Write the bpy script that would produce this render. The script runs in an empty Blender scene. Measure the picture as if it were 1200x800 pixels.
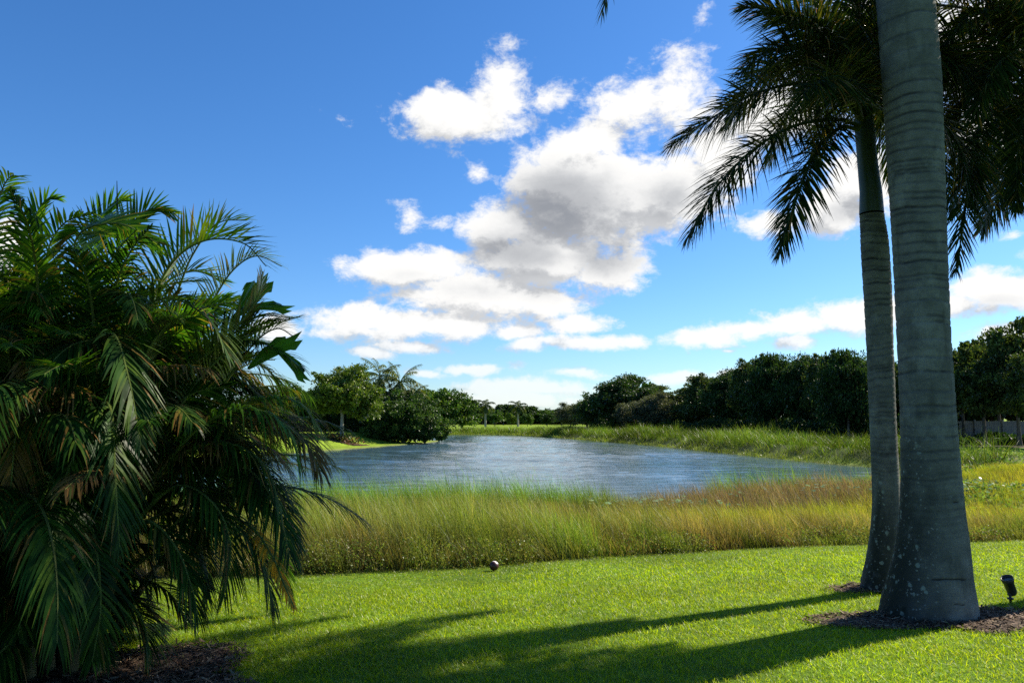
import bpy, math, random
import numpy as np
from mathutils import Vector, Matrix, Quaternion, noise as mnoise

scene = bpy.context.scene
col = scene.collection
R = math.radians
EYE = 1.6
WATER = -1.6
PITCH = math.atan(0.1)
FPX = 900.0

# ------------------------------------------------------------------ camera
cam_data = bpy.data.cameras.new('camera')
cam_data.sensor_width = 36.0
cam_data.lens = 36.0 * FPX / 1200.0
cam_data.clip_start = 0.05
cam_data.clip_end = 6000
cam = bpy.data.objects.new('camera', cam_data)
cam.location = (0, 0, EYE)
cam.rotation_euler = (R(90) + PITCH, 0, 0)
col.objects.link(cam)
scene.camera = cam

# ------------------------------------------------------------------ view
scene.view_settings.view_transform = 'Standard'
scene.view_settings.look = 'None'
scene.view_settings.gamma = 1.0
scene.view_settings.use_curve_mapping = False
scene.view_settings.exposure = 0.92
scene.render.engine = 'CYCLES'
cy = scene.cycles
cy.max_bounces = 8
cy.diffuse_bounces = 3
cy.glossy_bounces = 3
cy.transmission_bounces = 4
cy.transparent_max_bounces = 4
cy.sample_clamp_indirect = 4.0
cy.use_denoising = False

# ------------------------------------------------------------------ sun
SUN_AZ, SUN_EL = R(59), R(38)        # azimuth clockwise from +Y
sun_vec = Vector((math.sin(SUN_AZ) * math.cos(SUN_EL), math.cos(SUN_AZ) * math.cos(SUN_EL), math.sin(SUN_EL)))
sd = bpy.data.lights.new('sun', 'SUN')
sd.energy = 5.0
sd.angle = R(0.55)
sd.color = (1.0, 0.91, 0.74)
sun = bpy.data.objects.new('sun', sd)
sun.rotation_mode = 'QUATERNION'
sun.rotation_quaternion = sun_vec.to_track_quat('Z', 'Y')
col.objects.link(sun)

def pix(px, py, Y):
    """point at distance Y along the view axis seen at photo pixel (1200x800)"""
    u, v = (px - 600) / FPX, (400 - py) / FPX
    c, s = math.cos(PITCH), math.sin(PITCH)
    dx, dy, dz = u, c - s * v, s + c * v
    t = Y / dy
    return Vector((dx * t, Y, EYE + dz * t))

def pdir(px, py):
    u, v = (px - 600) / FPX, (400 - py) / FPX
    c, s = math.cos(PITCH), math.sin(PITCH)
    return Vector((u, c - s * v, s + c * v)).normalized()

# ------------------------------------------------------------------ node helpers
class NT:
    def __init__(self, tree):
        self.t = tree; self.n = tree.nodes; self.l = tree.links
    def node(self, typ, **kw):
        nd = self.n.new(typ)
        for k, v in kw.items():
            if k.startswith('i_'):
                key = k[2:]
                key = int(key) if key.isdigit() else key.replace('_', ' ')
                nd.inputs[key].default_value = v
            else:
                setattr(nd, k, v)
        return nd
    def link(self, a, b): self.l.new(a, b)
    def _in(self, nd, i, v):
        if v is None: return
        if hasattr(v, 'is_output') or isinstance(v, bpy.types.NodeSocket): self.l.new(v, nd.inputs[i])
        else: nd.inputs[i].default_value = v
    def math(self, op, a, b=None, c=None, clamp=False):
        nd = self.n.new('ShaderNodeMath'); nd.operation = op; nd.use_clamp = clamp
        self._in(nd, 0, a); self._in(nd, 1, b); self._in(nd, 2, c)
        return nd.outputs[0]
    def vmath(self, op, a, b=None, out=0):
        nd = self.n.new('ShaderNodeVectorMath'); nd.operation = op
        self._in(nd, 0, a); self._in(nd, 1, b)
        return nd.outputs[out]
    def mix(self, fac, a, b, typ='MIX'):
        nd = self.n.new('ShaderNodeMix'); nd.data_type = 'RGBA'; nd.blend_type = typ
        self._in(nd, 0, fac); self._in(nd, 6, a); self._in(nd, 7, b)
        return nd.outputs[2]
    def noise(self, vec, scale, detail=4, rough=0.5, dist=0.0, out='Fac'):
        nd = self.n.new('ShaderNodeTexNoise')
        nd.inputs['Scale'].default_value = scale; nd.inputs['Detail'].default_value = detail
        nd.inputs['Roughness'].default_value = rough; nd.inputs['Distortion'].default_value = dist
        if vec is not None: self.l.new(vec, nd.inputs['Vector'])
        return nd.outputs[out]
    def ramp(self, fac, stops, interp='LINEAR'):
        nd = self.n.new('ShaderNodeValToRGB'); nd.color_ramp.interpolation = interp
        cr = nd.color_ramp
        while len(cr.elements) > 1: cr.elements.remove(cr.elements[-1])
        cr.elements[0].position = stops[0][0]; cr.elements[0].color = stops[0][1]
        for p, c in stops[1:]:
            e = cr.elements.new(p); e.color = c
        self.l.new(fac, nd.inputs[0])
        return nd.outputs[0]
    def smooth(self, v, lo, hi, to0=0.0, to1=1.0):
        nd = self.n.new('ShaderNodeMapRange'); nd.interpolation_type = 'SMOOTHSTEP'
        self._in(nd, 0, v)
        nd.inputs[1].default_value = lo; nd.inputs[2].default_value = hi
        nd.inputs[3].default_value = to0; nd.inputs[4].default_value = to1
        return nd.outputs[0]

# ------------------------------------------------------------------ world: Nishita sky with procedural clouds laid out by sky direction
world = bpy.data.worlds.new('World')
scene.world = world
world.use_nodes = True
wt = NT(world.node_tree)
for nd in list(wt.n): wt.n.remove(nd)

# each cloud: px, py, rx, ry (as seen in the photo, turned into azimuth / elevation), weight
CLOUDS = [
 (690,232,128,92,1.1),(640,300,112,58,1.1),(770,232,105,66,1.0),(590,268,70,42,.8),(700,320,60,40,.8),(850,190,60,80,.6),
 (480,315,100,30,.8),(560,345,135,42,.85),(430,378,90,26,.75),(520,378,120,26,.7),(640,350,75,30,.7),
 (545,138,95,46,.8),(600,105,48,56,.5),(520,150,60,40,.5),(740,120,85,55,.42),(800,110,60,70,.4),(655,110,38,24,.3),(690,170,70,30,.7),
 (476,255,24,22,.26),(556,205,30,20,.35),(520,262,24,14,.1),
 (685,380,52,15,.55),(606,390,50,14,.5),(480,407,62,11,.6),(432,416,36,9,.5),(690,402,80,12,.62),(620,408,40,11,.5),(745,400,26,10,.4),
 (900,386,150,15,.55),(660,200,60,50,.6),(800,215,80,55,.8),(420,392,90,18,.5),(820,395,62,18,.8),(930,380,80,22,.8),(1000,368,90,30,.8),(940,400,55,10,.6),(850,410,14,4,.4),
 (1165,338,85,34,.9),(1120,355,60,18,.7),(1180,388,70,16,.6),(905,266,62,24,.55),(975,245,70,44,.8),(1010,215,80,56,.9),
 (930,130,95,60,.6),(1020,60,120,110,.8),(1130,60,130,90,.8),(1160,150,80,80,.6),
 (620,455,120,15,.62),(560,432,70,10,.5),(680,438,50,9,.45),(600,470,170,16,.6),(800,440,52,13,.7),(850,436,36,9,.5),(500,438,55,8,.4),
 (4,285,34,42,.8),(-60,330,90,60,.8),(330,385,50,22,.45),(395,135,14,9,-.1),(825,10,12,16,.0),(1195,265,20,8,.15),
 (1300,300,120,60,.8),(1450,200,160,80,.8),(-250,180,120,50,.6),(-300,420,160,30,.8),
]
def cloud_group():
    g = bpy.data.node_groups.new('cloud_field', 'ShaderNodeTree')
    g.interface.new_socket('Vector', in_out='INPUT', socket_type='NodeSocketVector')
    g.interface.new_socket('Dens', in_out='OUTPUT', socket_type='NodeSocketFloat')
    g.interface.new_socket('Body', in_out='OUTPUT', socket_type='NodeSocketFloat')
    CORES = [(665,245,120,72,1.0),(610,292,95,46,.9),(700,300,70,46,.8),(565,338,110,22,.5),(785,235,75,46,.75),(480,322,60,15,.4),(640,345,70,20,.5),(990,250,60,26,.6),(545,160,40,16,.3),(1165,352,70,16,.5),(940,398,80,10,.3)]
    t = NT(g)
    gi = g.nodes.new('NodeGroupInput'); go = g.nodes.new('NodeGroupOutput')
    v = gi.outputs[0]
    stretch = t.vmath('MULTIPLY', v, (1, 1, 1.55))
    wn = t.noise(stretch, 5.0, 3, 0.5, 0, 'Color')
    warp = t.vmath('MULTIPLY', t.vmath('SUBTRACT', wn, (.5, .5, .5)), (.075, .075, .04))
    vw = t.vmath('ADD', v, warp)
    sep = t.n.new('ShaderNodeSeparateXYZ'); t.link(vw, sep.inputs[0])
    az = t.math('ARCTAN2', sep.outputs[0], sep.outputs[1])
    el = t.math('ARCSINE', sep.outputs[2])
    cmb = t.n.new('ShaderNodeCombineXYZ'); t.link(az, cmb.inputs[0]); t.link(el, cmb.inputs[1])
    p = cmb.outputs[0]
    field = None
    for (px, py, rx, ry, w) in CLOUDS:
        d = pdir(px, py)
        a0, e0 = math.atan2(d.x, d.y), math.asin(d.z)
        dx, dy = pdir(px + rx, py), pdir(px, py - ry)
        ra = abs(math.atan2(dx.x, dx.y) - a0); re = abs(math.asin(dy.z) - e0)
        q = t.vmath('MULTIPLY', t.vmath('SUBTRACT', p, (a0, e0, 0)), (1 / ra, 1 / re, 0))
        r = t.vmath('LENGTH', q, out=1)
        w2 = w * 1.15 + .27
        f = t.math('MULTIPLY_ADD', r, -w2, w2)
        if field is None: field = f
        else: field = t.math('SMOOTH_MAX', field, f, 0.12)
    # scattered fair-weather clouds for the rest of the sky, out of the photograph's view
    back = t.smooth(t.math('ABSOLUTE', az), 0.75, 1.1)
    gen = t.math('SUBTRACT', t.noise(stretch, 2.6, 2, .5), 0.62)
    gen = t.math('MULTIPLY', gen, 3.0)
    gen = t.math('SUBTRACT', gen, t.smooth(sep.outputs[2], 0.75, 1.0, 0, 1.2))
    gen = t.math('SUBTRACT', gen, t.math('MULTIPLY_ADD', back, -3.0, 3.0))
    field = t.math('MAXIMUM', field, gen)
    n1 = t.noise(stretch, 9.5, 12, 0.64, 0.35)
    n2 = t.noise(stretch, 30, 9, 0.66, 0.2)
    nn = t.math('ADD', t.math('MULTIPLY', t.math('SUBTRACT', n1, .5), 1.5), t.math('MULTIPLY', t.math('SUBTRACT', n2, .5), 1.45))
    fc = t.math('MAXIMUM', field, -0.6)
    dens = t.math('ADD', fc, nn)
    t.link(dens, go.inputs[0])
    core = None
    for (px, py, rx, ry, w) in CORES:
        d = pdir(px, py); a0, e0 = math.atan2(d.x, d.y), math.asin(d.z)
        dx, dy = pdir(px + rx, py), pdir(px, py - ry)
        ra = abs(math.atan2(dx.x, dx.y) - a0); re = abs(math.asin(dy.z) - e0)
        r = t.vmath('LENGTH', t.vmath('MULTIPLY', t.vmath('SUBTRACT', p, (a0, e0, 0)), (1 / ra, 1 / re, 0)), out=1)
        f = t.math('MULTIPLY', t.smooth(r, 0.0, 1.25, 1, 0), w)
        core = f if core is None else t.math('SMOOTH_MAX', core, f, 0.2)
    t.link(t.math('ADD', core, t.math('MULTIPLY', nn, .28)), go.inputs[1])
    return g
cg = cloud_group()
tc = wt.n.new('ShaderNodeTexCoord')
vdir = tc.outputs['Generated']
sky = wt.n.new('ShaderNodeTexSky')
sky.sky_type = 'NISHITA'
sky.sun_disc = False
sky.sun_elevation = SUN_EL
sky.sun_rotation = SUN_AZ
sky.air_density = 1.0; sky.dust_density = 0.3; sky.ozone_density = 2.2
g1 = wt.n.new('ShaderNodeGroup'); g1.node_tree = cg; wt.link(vdir, g1.inputs[0])
off = Vector((0.016, -0.008, 0.026))
g2 = wt.n.new('ShaderNodeGroup'); g2.node_tree = cg; wt.link(wt.vmath('ADD', vdir, tuple(off)), g2.inputs[0])
alpha = wt.smooth(g1.outputs[0], 0.06, 0.62)
thick = wt.smooth(g1.outputs[1], 0.05, 1.25)
relief = wt.smooth(wt.math('SUBTRACT', g2.outputs[0], g1.outputs[0]), -.20, .60)
shade = wt.math('MULTIPLY', relief, wt.smooth(g2.outputs[0], 0.1, .6))
sh = wt.math('MULTIPLY_ADD', shade, .42, wt.math('MULTIPLY', thick, .72), clamp=True)
ccol = wt.ramp(sh, [(0.0, (7.9, 7.8, 7.6, 1)), (0.20, (6.8, 6.8, 6.75, 1)), (0.45, (4.6, 4.7, 4.85, 1)), (0.75, (3.1, 3.22, 3.45, 1)), (1.0, (2.4, 2.55, 2.85, 1))])
sepw = wt.n.new('ShaderNodeSeparateXYZ'); wt.link(vdir, sepw.inputs[0])
# the air between: clouds low over the horizon take on the sky's colour a little
skyc = wt.n.new('ShaderNodeHueSaturation'); skyc.inputs['Saturation'].default_value = 1.12; skyc.inputs['Value'].default_value = 1.0
wt.link(wt.mix(1.0, sky.outputs[0], (.74, .95, 1.24, 1), 'MULTIPLY'), skyc.inputs['Color'])
lowf = wt.smooth(sepw.outputs[2], 0.0, 0.14, 0.62, 1.0)
alpha2 = wt.math('MULTIPLY', alpha, lowf)
mixc = wt.mix(alpha2, skyc.outputs[0], ccol)
bg = wt.n.new('ShaderNodeBackground'); bg.inputs['Strength'].default_value = 0.071
wt.link(mixc, bg.inputs['Color'])
wo = wt.n.new('ShaderNodeOutputWorld'); wt.link(bg.outputs[0], wo.inputs[0])
world.cycles.sampling_method = 'MANUAL'
world.cycles.sample_map_resolution = 512

# ------------------------------------------------------------------ materials
def mat(name):
    m = bpy.data.materials.new(name); m.use_nodes = True
    t = NT(m.node_tree)
    for nd in list(t.n): t.n.remove(nd)
    o = t.n.new('ShaderNodeOutputMaterial')
    return m, t, o

def leaf_material(name, tint=(1, 1, 1), transl=0.45, gloss=0.06, rough=0.45, tcol=(1.25, 1.3, 0.5), noise_scale=0):
    """blade / leaf: colour from the 'tone' attribute, light passes through"""
    m, t, o = mat(name)
    at = t.n.new('ShaderNodeAttribute'); at.attribute_name = 'tone'
    c = t.mix(1.0, at.outputs['Color'], (*tint, 1), 'MULTIPLY')
    if noise_scale:
        tco = t.n.new('ShaderNodeTexCoord')
        nz = t.noise(tco.outputs['Object'], noise_scale, 3)
        v = t.smooth(nz, .3, .7, .75, 1.25)
        cm = t.n.new('ShaderNodeCombineXYZ')
        for i in range(3): t.link(v, cm.inputs[i])
        c = t.mix(1.0, c, cm.outputs[0], 'MULTIPLY')
    df = t.n.new('ShaderNodeBsdfDiffuse'); t.link(c, df.inputs['Color'])
    tr = t.n.new('ShaderNodeBsdfTranslucent'); t.link(t.mix(1.0, c, (*tcol, 1), 'MULTIPLY'), tr.inputs['Color'])
    mx = t.n.new('ShaderNodeMixShader'); mx.inputs[0].default_value = transl
    t.link(df.outputs[0], mx.inputs[1]); t.link(tr.outputs[0], mx.inputs[2])
    gl = t.n.new('ShaderNodeBsdfGlossy'); gl.inputs['Roughness'].default_value = rough
    fr = t.n.new('ShaderNodeFresnel'); fr.inputs['IOR'].default_value = 1.4
    ff = t.math('MULTIPLY', fr.outputs[0], gloss)
    mx2 = t.n.new('ShaderNodeMixShader'); t.link(ff, mx2.inputs[0])
    t.link(mx.outputs[0], mx2.inputs[1]); t.link(gl.outputs[0], mx2.inputs[2])
    t.link(mx2.outputs[0], o.inputs[0])
    return m

def principled(name, color, rough=0.8, spec=0.3, noise=None, bump=None, metallic=0):
    m, t, o = mat(name)
    b = t.n.new('ShaderNodeBsdfPrincipled')
    b.inputs['Roughness'].default_value = rough
    b.inputs['Specular IOR Level'].default_value = spec
    b.inputs['Metallic'].default_value = metallic
    tco = t.n.new('ShaderNodeTexCoord')
    if noise:
        sc, c2 = noise
        nz = t.smooth(t.noise(tco.outputs['Object'], sc, 6, .6), .35, .65)
        t.link(t.mix(nz, (*color, 1), (*c2, 1)), b.inputs['Base Color'])
    else: b.inputs['Base Color'].default_value = (*color, 1)
    if bump:
        sc, st, dist = bump
        bp = t.n.new('ShaderNodeBump'); bp.inputs['Strength'].default_value = st; bp.inputs['Distance'].default_value = dist
        t.link(t.noise(tco.outputs['Object'], sc, 6, .6), bp.inputs['Height']); t.link(bp.outputs[0], b.inputs['Normal'])
    t.link(b.outputs[0], o.inputs[0])
    return m

M_lawn = leaf_material('lawn_blades', transl=0.60, gloss=0.05, rough=.5, tcol=(1.25, 1.25, .3))
M_marsh = leaf_material('marsh_blades', transl=0.45, gloss=0.04, rough=.5, tcol=(1.25, 1.15, .55))
M_reed = leaf_material('reed_blades', transl=0.45, gloss=0.06, tcol=(1.2, 1.2, .5))
M_leaf = leaf_material('tree_leaves', transl=0.32, gloss=0.08, rough=.6, tcol=(1.3, 1.35, .5))
M_areca = leaf_material('feather_palm_leaflets', transl=0.42, gloss=0.2, rough=.36, tcol=(1.35, 1.5, .45), noise_scale=9)
M_royal = leaf_material('royal_palm_leaflets', transl=0.34, gloss=0.2, rough=.4, tcol=(1.4, 1.35, .4), noise_scale=6)
M_bark = principled('tree_bark', (.09, .075, .06), .95, .1, (3, (.16, .14, .11)), (14, .6, .03))
M_palebark = principled('pale_bark', (.20, .19, .16), .9, .1, (3, (.30, .28, .24)), (14, .5, .02))

# ------------------------------------------------------------------ mesh helpers
def new_mesh(name, verts, faces, tone=None, smooth=True):
    verts = np.asarray(verts, np.float32); faces = np.asarray(faces, np.int32)
    me = bpy.data.meshes.new(name)
    nv, nf, k = len(verts), len(faces), faces.shape[1]
    me.vertices.add(nv); me.vertices.foreach_set('co', verts.ravel())
    me.loops.add(nf * k); me.loops.foreach_set('vertex_index', faces.ravel())
    me.polygons.add(nf)
    me.polygons.foreach_set('loop_start', np.arange(0, nf * k, k, dtype=np.int32))
    me.polygons.foreach_set('loop_total', np.full(nf, k, np.int32))
    me.polygons.foreach_set('use_smooth', np.full(nf, smooth))
    if tone is not None:
        tone = np.asarray(tone, np.float32)
        a = me.color_attributes.new('tone', 'FLOAT_COLOR', 'POINT')
        c = np.ones((nv, 4), np.float32); c[:, :3] = tone
        a.data.foreach_set('color', c.ravel())
    me.update(calc_edges=True)
    return me

def link(name, me, material, parent=None, loc=None):
    o = bpy.data.objects.new(name, me)
    if material is not None and len(me.materials) == 0: me.materials.append(material)
    col.objects.link(o)
    if parent: o.parent = parent
    if loc is not None: o.location = loc
    return o

def tag(o, label=None, cat=None, group=None, kind=None):
    if label: o['label'] = label
    if cat: o['category'] = cat
    if group: o['group'] = group
    if kind: o['kind'] = kind
    return o

def empty(name, loc, label, cat, group=None, rz=0):
    o = bpy.data.objects.new(name, None); o.empty_display_size = .3
    o.location = loc; o.rotation_euler = (0, 0, rz)
    col.objects.link(o)
    return tag(o, label, cat, group)

class Acc:
    """collects vertex / quad / tone arrays into one mesh"""
    def __init__(self): self.v = []; self.f = []; self.c = []; self.n = 0
    def add(self, v, f, c):
        v = np.asarray(v, float); c = np.asarray(c, float)
        if c.ndim == 1: c = np.tile(c, (len(v), 1))
        self.v.append(v); self.f.append(np.asarray(f) + self.n); self.c.append(c); self.n += len(v)
    def mesh(self, name, smooth=True):
        return new_mesh(name, np.concatenate(self.v), np.concatenate(self.f), np.concatenate(self.c), smooth)

def strips(base, d0, bend, length, width, side, nseg, tone0, tone1, taper=0.12, mid=0.0):
    """vectorised blades: base Nx3, d0 Nx3 unit start direction, bend Nx3 added with s^2, widths along side Nx3"""
    N = len(base)
    s = np.linspace(0, 1, nseg + 1)
    L = length[:, None, None]
    c = base[:, None, :] + d0[:, None, :] * (s[None, :, None] * L) + bend[:, None, :] * ((s ** 2)[None, :, None] * L)
    prof = (1 - s) * (1 - taper) + taper
    if mid: prof = np.minimum(1, .35 + s / mid * .65) * np.clip((1 - s) / (1 - mid), .0, 1) ** .7 * (1 - taper) + taper * .6
    w = side[:, None, :] * (width[:, None, None] * .5 * prof[None, :, None])
    v = np.stack([c - w, c + w], 2).reshape(N, -1, 3)
    k = (nseg + 1) * 2
    f1 = np.array([[2 * i, 2 * i + 1, 2 * i + 3, 2 * i + 2] for i in range(nseg)])
    f = (np.arange(N) * k)[:, None, None] + f1[None]
    t = s[None, :, None]
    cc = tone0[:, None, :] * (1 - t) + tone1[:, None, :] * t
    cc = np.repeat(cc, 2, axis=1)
    return v.reshape(-1, 3), f.reshape(-1, 4), cc.reshape(-1, 3)

def tube(pts, radii, sides=8, ring_noise=0, seed=0):
    pts = [Vector(p) for p in pts]
    v = []; f = []
    ref = None
    for i, p in enumerate(pts):
        T = (pts[min(i + 1, len(pts) - 1)] - pts[max(i - 1, 0)]).normalized()
        if ref is None:
            ref = T.orthogonal().normalized()
        ref = (ref - T * ref.dot(T)).normalized()
        B = T.cross(ref)
        for k in range(sides):
            a = 2 * math.pi * k / sides
            v.append(p + (ref * math.cos(a) + B * math.sin(a)) * radii[i])
    for i in range(len(pts) - 1):
        for k in range(sides):
            a, b = i * sides + k, i * sides + (k + 1) % sides
            f.append((a, b, b + sides, a + sides))
    return np.array([tuple(x) for x in v]), np.array(f)

def smoothstep(a, b, x):
    t = np.clip((x - a) / (b - a), 0, 1); return t * t * (3 - 2 * t)

_rng0 = np.random.default_rng(7)
_waves = [(_rng0.normal(size=2), _rng0.uniform(0, 6.28)) for _ in range(10)]
def fnoise(x, y, scale):
    """smooth cheap 2-D noise in about -1..1"""
    r = 0
    for i, (k, ph) in enumerate(_waves):
        f = (1 + .35 * i) / scale
        r = r + np.sin((x * k[0] + y * k[1]) * f + ph + 1.3 * np.sin((y * k[0] - x * k[1]) * f * .7 + ph * 2)) / (1 + .25 * i)
    return r / 3.2

# ------------------------------------------------------------------ the land
LAKE = np.array([(-80, 28), (-20, 27.4), (-9, 27), (-5, 27.3), (0, 28.2), (4.0, 27.2), (6.8, 30.4), (10, 33), (14.5, 34.6), (19, 38), (23.3, 41.5),
                 (24.6, 45), (23.6, 50), (22.0, 54), (20.9, 60.5), (19.2, 71), (16.4, 89), (12.4, 106), (6.4, 130), (0, 146), (-9, 151), (-18, 150), (-22, 140),
                 (-19, 126), (-14, 116), (-10.2, 110), (-10.6, 104), (-13.0, 94), (-16.5, 82), (-20.5, 70), (-24, 58), (-30, 50), (-44, 46), (-80, 44)], float)
def lake_sd(x, y):
    """signed distance to the shoreline, negative in the water"""
    x = np.asarray(x, float); y = np.asarray(y, float)
    d2 = np.full(x.shape, 1e18); inside = np.zeros(x.shape, bool)
    n = len(LAKE)
    for i in range(n):
        ax, ay = LAKE[i]; bx, by = LAKE[(i + 1) % n]
        ex, ey = bx - ax, by - ay
        t = np.clip(((x - ax) * ex + (y - ay) * ey) / (ex * ex + ey * ey), 0, 1)
        d2 = np.minimum(d2, (x - ax - t * ex) ** 2 + (y - ay - t * ey) ** 2)
        if ay != by:
            c = ((ay > y) != (by > y)) & (x < (bx - ax) * (y - ay) / (by - ay) + ax)
            inside ^= c
    d = np.sqrt(d2)
    return np.where(inside, -d, d)

def edge_y(x):
    return np.interp(x, [-12, -8, -2.5, -.43, 1.1, 3.9, 8.5, 14, 30], [8.0, 8.3, 8.95, 9.6, 10.45, 11.75, 12.9, 14.2, 17])

def ground(x, y):
    x = np.asarray(x, float); y = np.asarray(y, float)
    near = np.interp(y, [-20, 5.5, 9, 11, 13.5, 17, 24, 40], [.1, 0, -.18, -.28, -.43, -.85, -1.28, -1.3])
    t = smoothstep(24, 46, y)
    left = -0.15; right = np.interp(y, [40, 60, 120, 200], [-.75, -.6, -.75, -1.0])
    s = smoothstep(-12, 4, x + (y - 100) * .1)
    side = left * (1 - s) + right * s
    side = side * (1 - smoothstep(110, 170, y)) + -1.0 * smoothstep(110, 170, y)
    base = near * (1 - t) + side * t
    wr = smoothstep(20, 34, x) * smoothstep(18, 34, y)
    base = base * (1 - wr) + (-.75) * wr
    d = lake_sd(x, y)
    W = 3.5 + 8 * smoothstep(-6, -14, x) * smoothstep(40, 50, y)
    k = smoothstep(-1.2, W, d)
    z = -2.1 + (base + 2.1) * k
    z = np.where(d > 0, np.maximum(z, WATER + .02 + .05 * np.minimum(d, 1)), np.minimum(z, WATER - .04))
    far = smoothstep(8, 20, np.hypot(x, y))
    return z + fnoise(x, y, 9.0) * .03 * far + fnoise(x, y, 1.6) * .008

def gz(x, y): return float(ground(np.array([x]), np.array([y]))[0])

def axis(breaks):
    out = []
    for (a, b, st) in breaks: out.extend(np.arange(a, b, st))
    return np.array(out + [breaks[-1][1]])
xs = axis([(-2500, -400, 300), (-400, -80, 20), (-80, -30, 2), (-30, 30, .5), (30, 80, 2), (80, 400, 20), (400, 2500, 300)])
ys = axis([(-600, -40, 80), (-40, 0, 4), (0, 26, .35), (26, 60, .6), (60, 160, 1.2), (160, 400, 10), (400, 4000, 300)])
X, Y = np.meshgrid(xs, ys)
Z = ground(X, Y)
gv = np.stack([X, Y, Z], 2).reshape(-1, 3)
nx, ny = len(xs), len(ys)
ii = (np.arange(ny - 1)[:, None] * nx + np.arange(nx - 1)[None]).ravel()
gf = np.stack([ii, ii + 1, ii + nx + 1, ii + nx], 1)
D = lake_sd(X, Y)
lawn = np.array([.10, .18, .014]); soil = np.array([.055, .045, .025]); farl = np.array([.20, .29, .025]); dry = np.array([.16, .19, .05])
tone = np.zeros(X.shape + (3,)) + lawn
marsh = smoothstep(-.15, .15, Y - edge_y(X)) * (Y < 50) * 1.0 if False else smoothstep(-.15, .15, Y - edge_y(X)) * (Y < 50) * 1.0
tone = tone * (1 - marsh[..., None]) + soil * marsh[..., None]
fz = ((Y >= 40) | ((Y > 20) & (X < -30)))[..., None]
tone = np.where(fz, farl, tone)
bankr = (smoothstep(0, 1, X + (Y - 146) * .25) * (Y > 40) * (1 - smoothstep(9, 11, D)))[..., None]
tone = tone * (1 - bankr) + np.array([.07, .09, .025]) * bankr
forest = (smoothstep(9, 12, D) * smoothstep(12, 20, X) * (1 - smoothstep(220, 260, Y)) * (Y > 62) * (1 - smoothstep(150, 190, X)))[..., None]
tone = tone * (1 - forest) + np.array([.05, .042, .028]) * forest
sh_ = (smoothstep(1.3, .2, np.abs(D)) * (Y > 40))[..., None]
tone = tone * (1 - sh_) + dry * sh_
under = smoothstep(0, -1.0, D)[..., None]
tone = tone * (1 - under) + np.array([.035, .035, .02]) * under
me = new_mesh('ground', gv, gf, tone.reshape(-1, 3))
Mg, t, o = mat('ground_turf')
at = t.n.new('ShaderNodeAttribute'); at.attribute_name = 'tone'
tco = t.n.new('ShaderNodeTexCoord')
nz = t.smooth(t.noise(tco.outputs['Object'], .6, 8, .65), .3, .7, .72, 1.25)
nz2 = t.smooth(t.noise(tco.outputs['Object'], 14, 5, .7), .3, .7, .7, 1.3)
cm = t.n.new('ShaderNodeCombineXYZ'); vv = t.math('MULTIPLY', nz, nz2)
for i in range(3): t.link(vv, cm.inputs[i])
b = t.n.new('ShaderNodeBsdfPrincipled'); b.inputs['Roughness'].default_value = .95; b.inputs['Specular IOR Level'].default_value = .1
t.link(t.mix(1.0, at.outputs['Color'], cm.outputs[0], 'MULTIPLY'), b.inputs['Base Color'])
bp = t.n.new('ShaderNodeBump'); bp.inputs['Strength'].default_value = .6; bp.inputs['Distance'].default_value = .06
t.link(t.noise(tco.outputs['Object'], 18, 6, .7), bp.inputs['Height']); t.link(bp.outputs[0], b.inputs['Normal'])
t.link(b.outputs[0], o.inputs[0])
tag(link('ground', me, Mg), kind='structure')

# ------------------------------------------------------------------ water
wx = axis([(-85, -40, 2), (-40, 28, .24), (28, 34, 2)]); wy = axis([(18, 60, .17), (60, 100, .26), (100, 156, .42)])
WX, WY = np.meshgrid(wx, wy)
_wr = np.random.default_rng(3)
WZ = np.zeros(WX.shape)
gust = .72 + .38 * fnoise(WX * .55, WY * 1.3, 13) + .16 * fnoise(WX, WY * 2, 4.5)
for q in range(26):
    lam = .5 * (2.6 / .5) ** _wr.random(); th = _wr.normal(-1.35, .42); kk = 2 * np.pi / lam
    ph = _wr.uniform(0, 6.28)
    WZ += (lam * .0034) * np.sin(kk * (WX * np.cos(th) + WY * np.sin(th)) + ph + .9 * fnoise(WX + 9 * q, WY, 6.0))
calm_shore = smoothstep(0, -2.5, lake_sd(WX, WY)) * .85 + .15
WZ = WATER + WZ * np.clip(gust, .15, 1.4) * calm_shore
wv = np.stack([WX, WY, WZ], 2).reshape(-1, 3)
nx2 = len(wx); ii = (np.arange(len(wy) - 1)[:, None] * nx2 + np.arange(nx2 - 1)[None]).ravel()
Mw, t, o = mat('lake_water')
tco = t.n.new('ShaderNodeTexCoord')
st = t.vmath('MULTIPLY', tco.outputs['Object'], (.55, 1.5, 1))
w1 = t.noise(st, 1.1, 5, .6, .6)
w2 = t.noise(st, 4.0, 4, .6, .3)
calm = t.smooth(t.noise(t.vmath('MULTIPLY', tco.outputs['Object'], (.6, 1.6, 1)), .05, 4, .6), .38, .62, .55, 1.25)
hh = t.math('MULTIPLY', t.math('MULTIPLY_ADD', w2, .35, w1), calm)
bp = t.n.new('ShaderNodeBump'); bp.inputs['Strength'].default_value = 1.0; bp.inputs['Distance'].default_value = .05
t.link(hh, bp.inputs['Height'])
b = t.n.new('ShaderNodeBsdfPrincipled'); b.inputs['Base Color'].default_value = (.05, .10, .13, 1)
b.inputs['Roughness'].default_value = .06; b.inputs['IOR'].default_value = 1.33; b.inputs['Specular IOR Level'].default_value = .5
t.link(bp.outputs[0], b.inputs['Normal']); t.link(b.outputs[0], o.inputs[0])
tag(link('lake_water', new_mesh('lake_water', wv, np.stack([ii, ii + 1, ii + nx2 + 1, ii + nx2], 1)), Mw), kind='structure')

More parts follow.
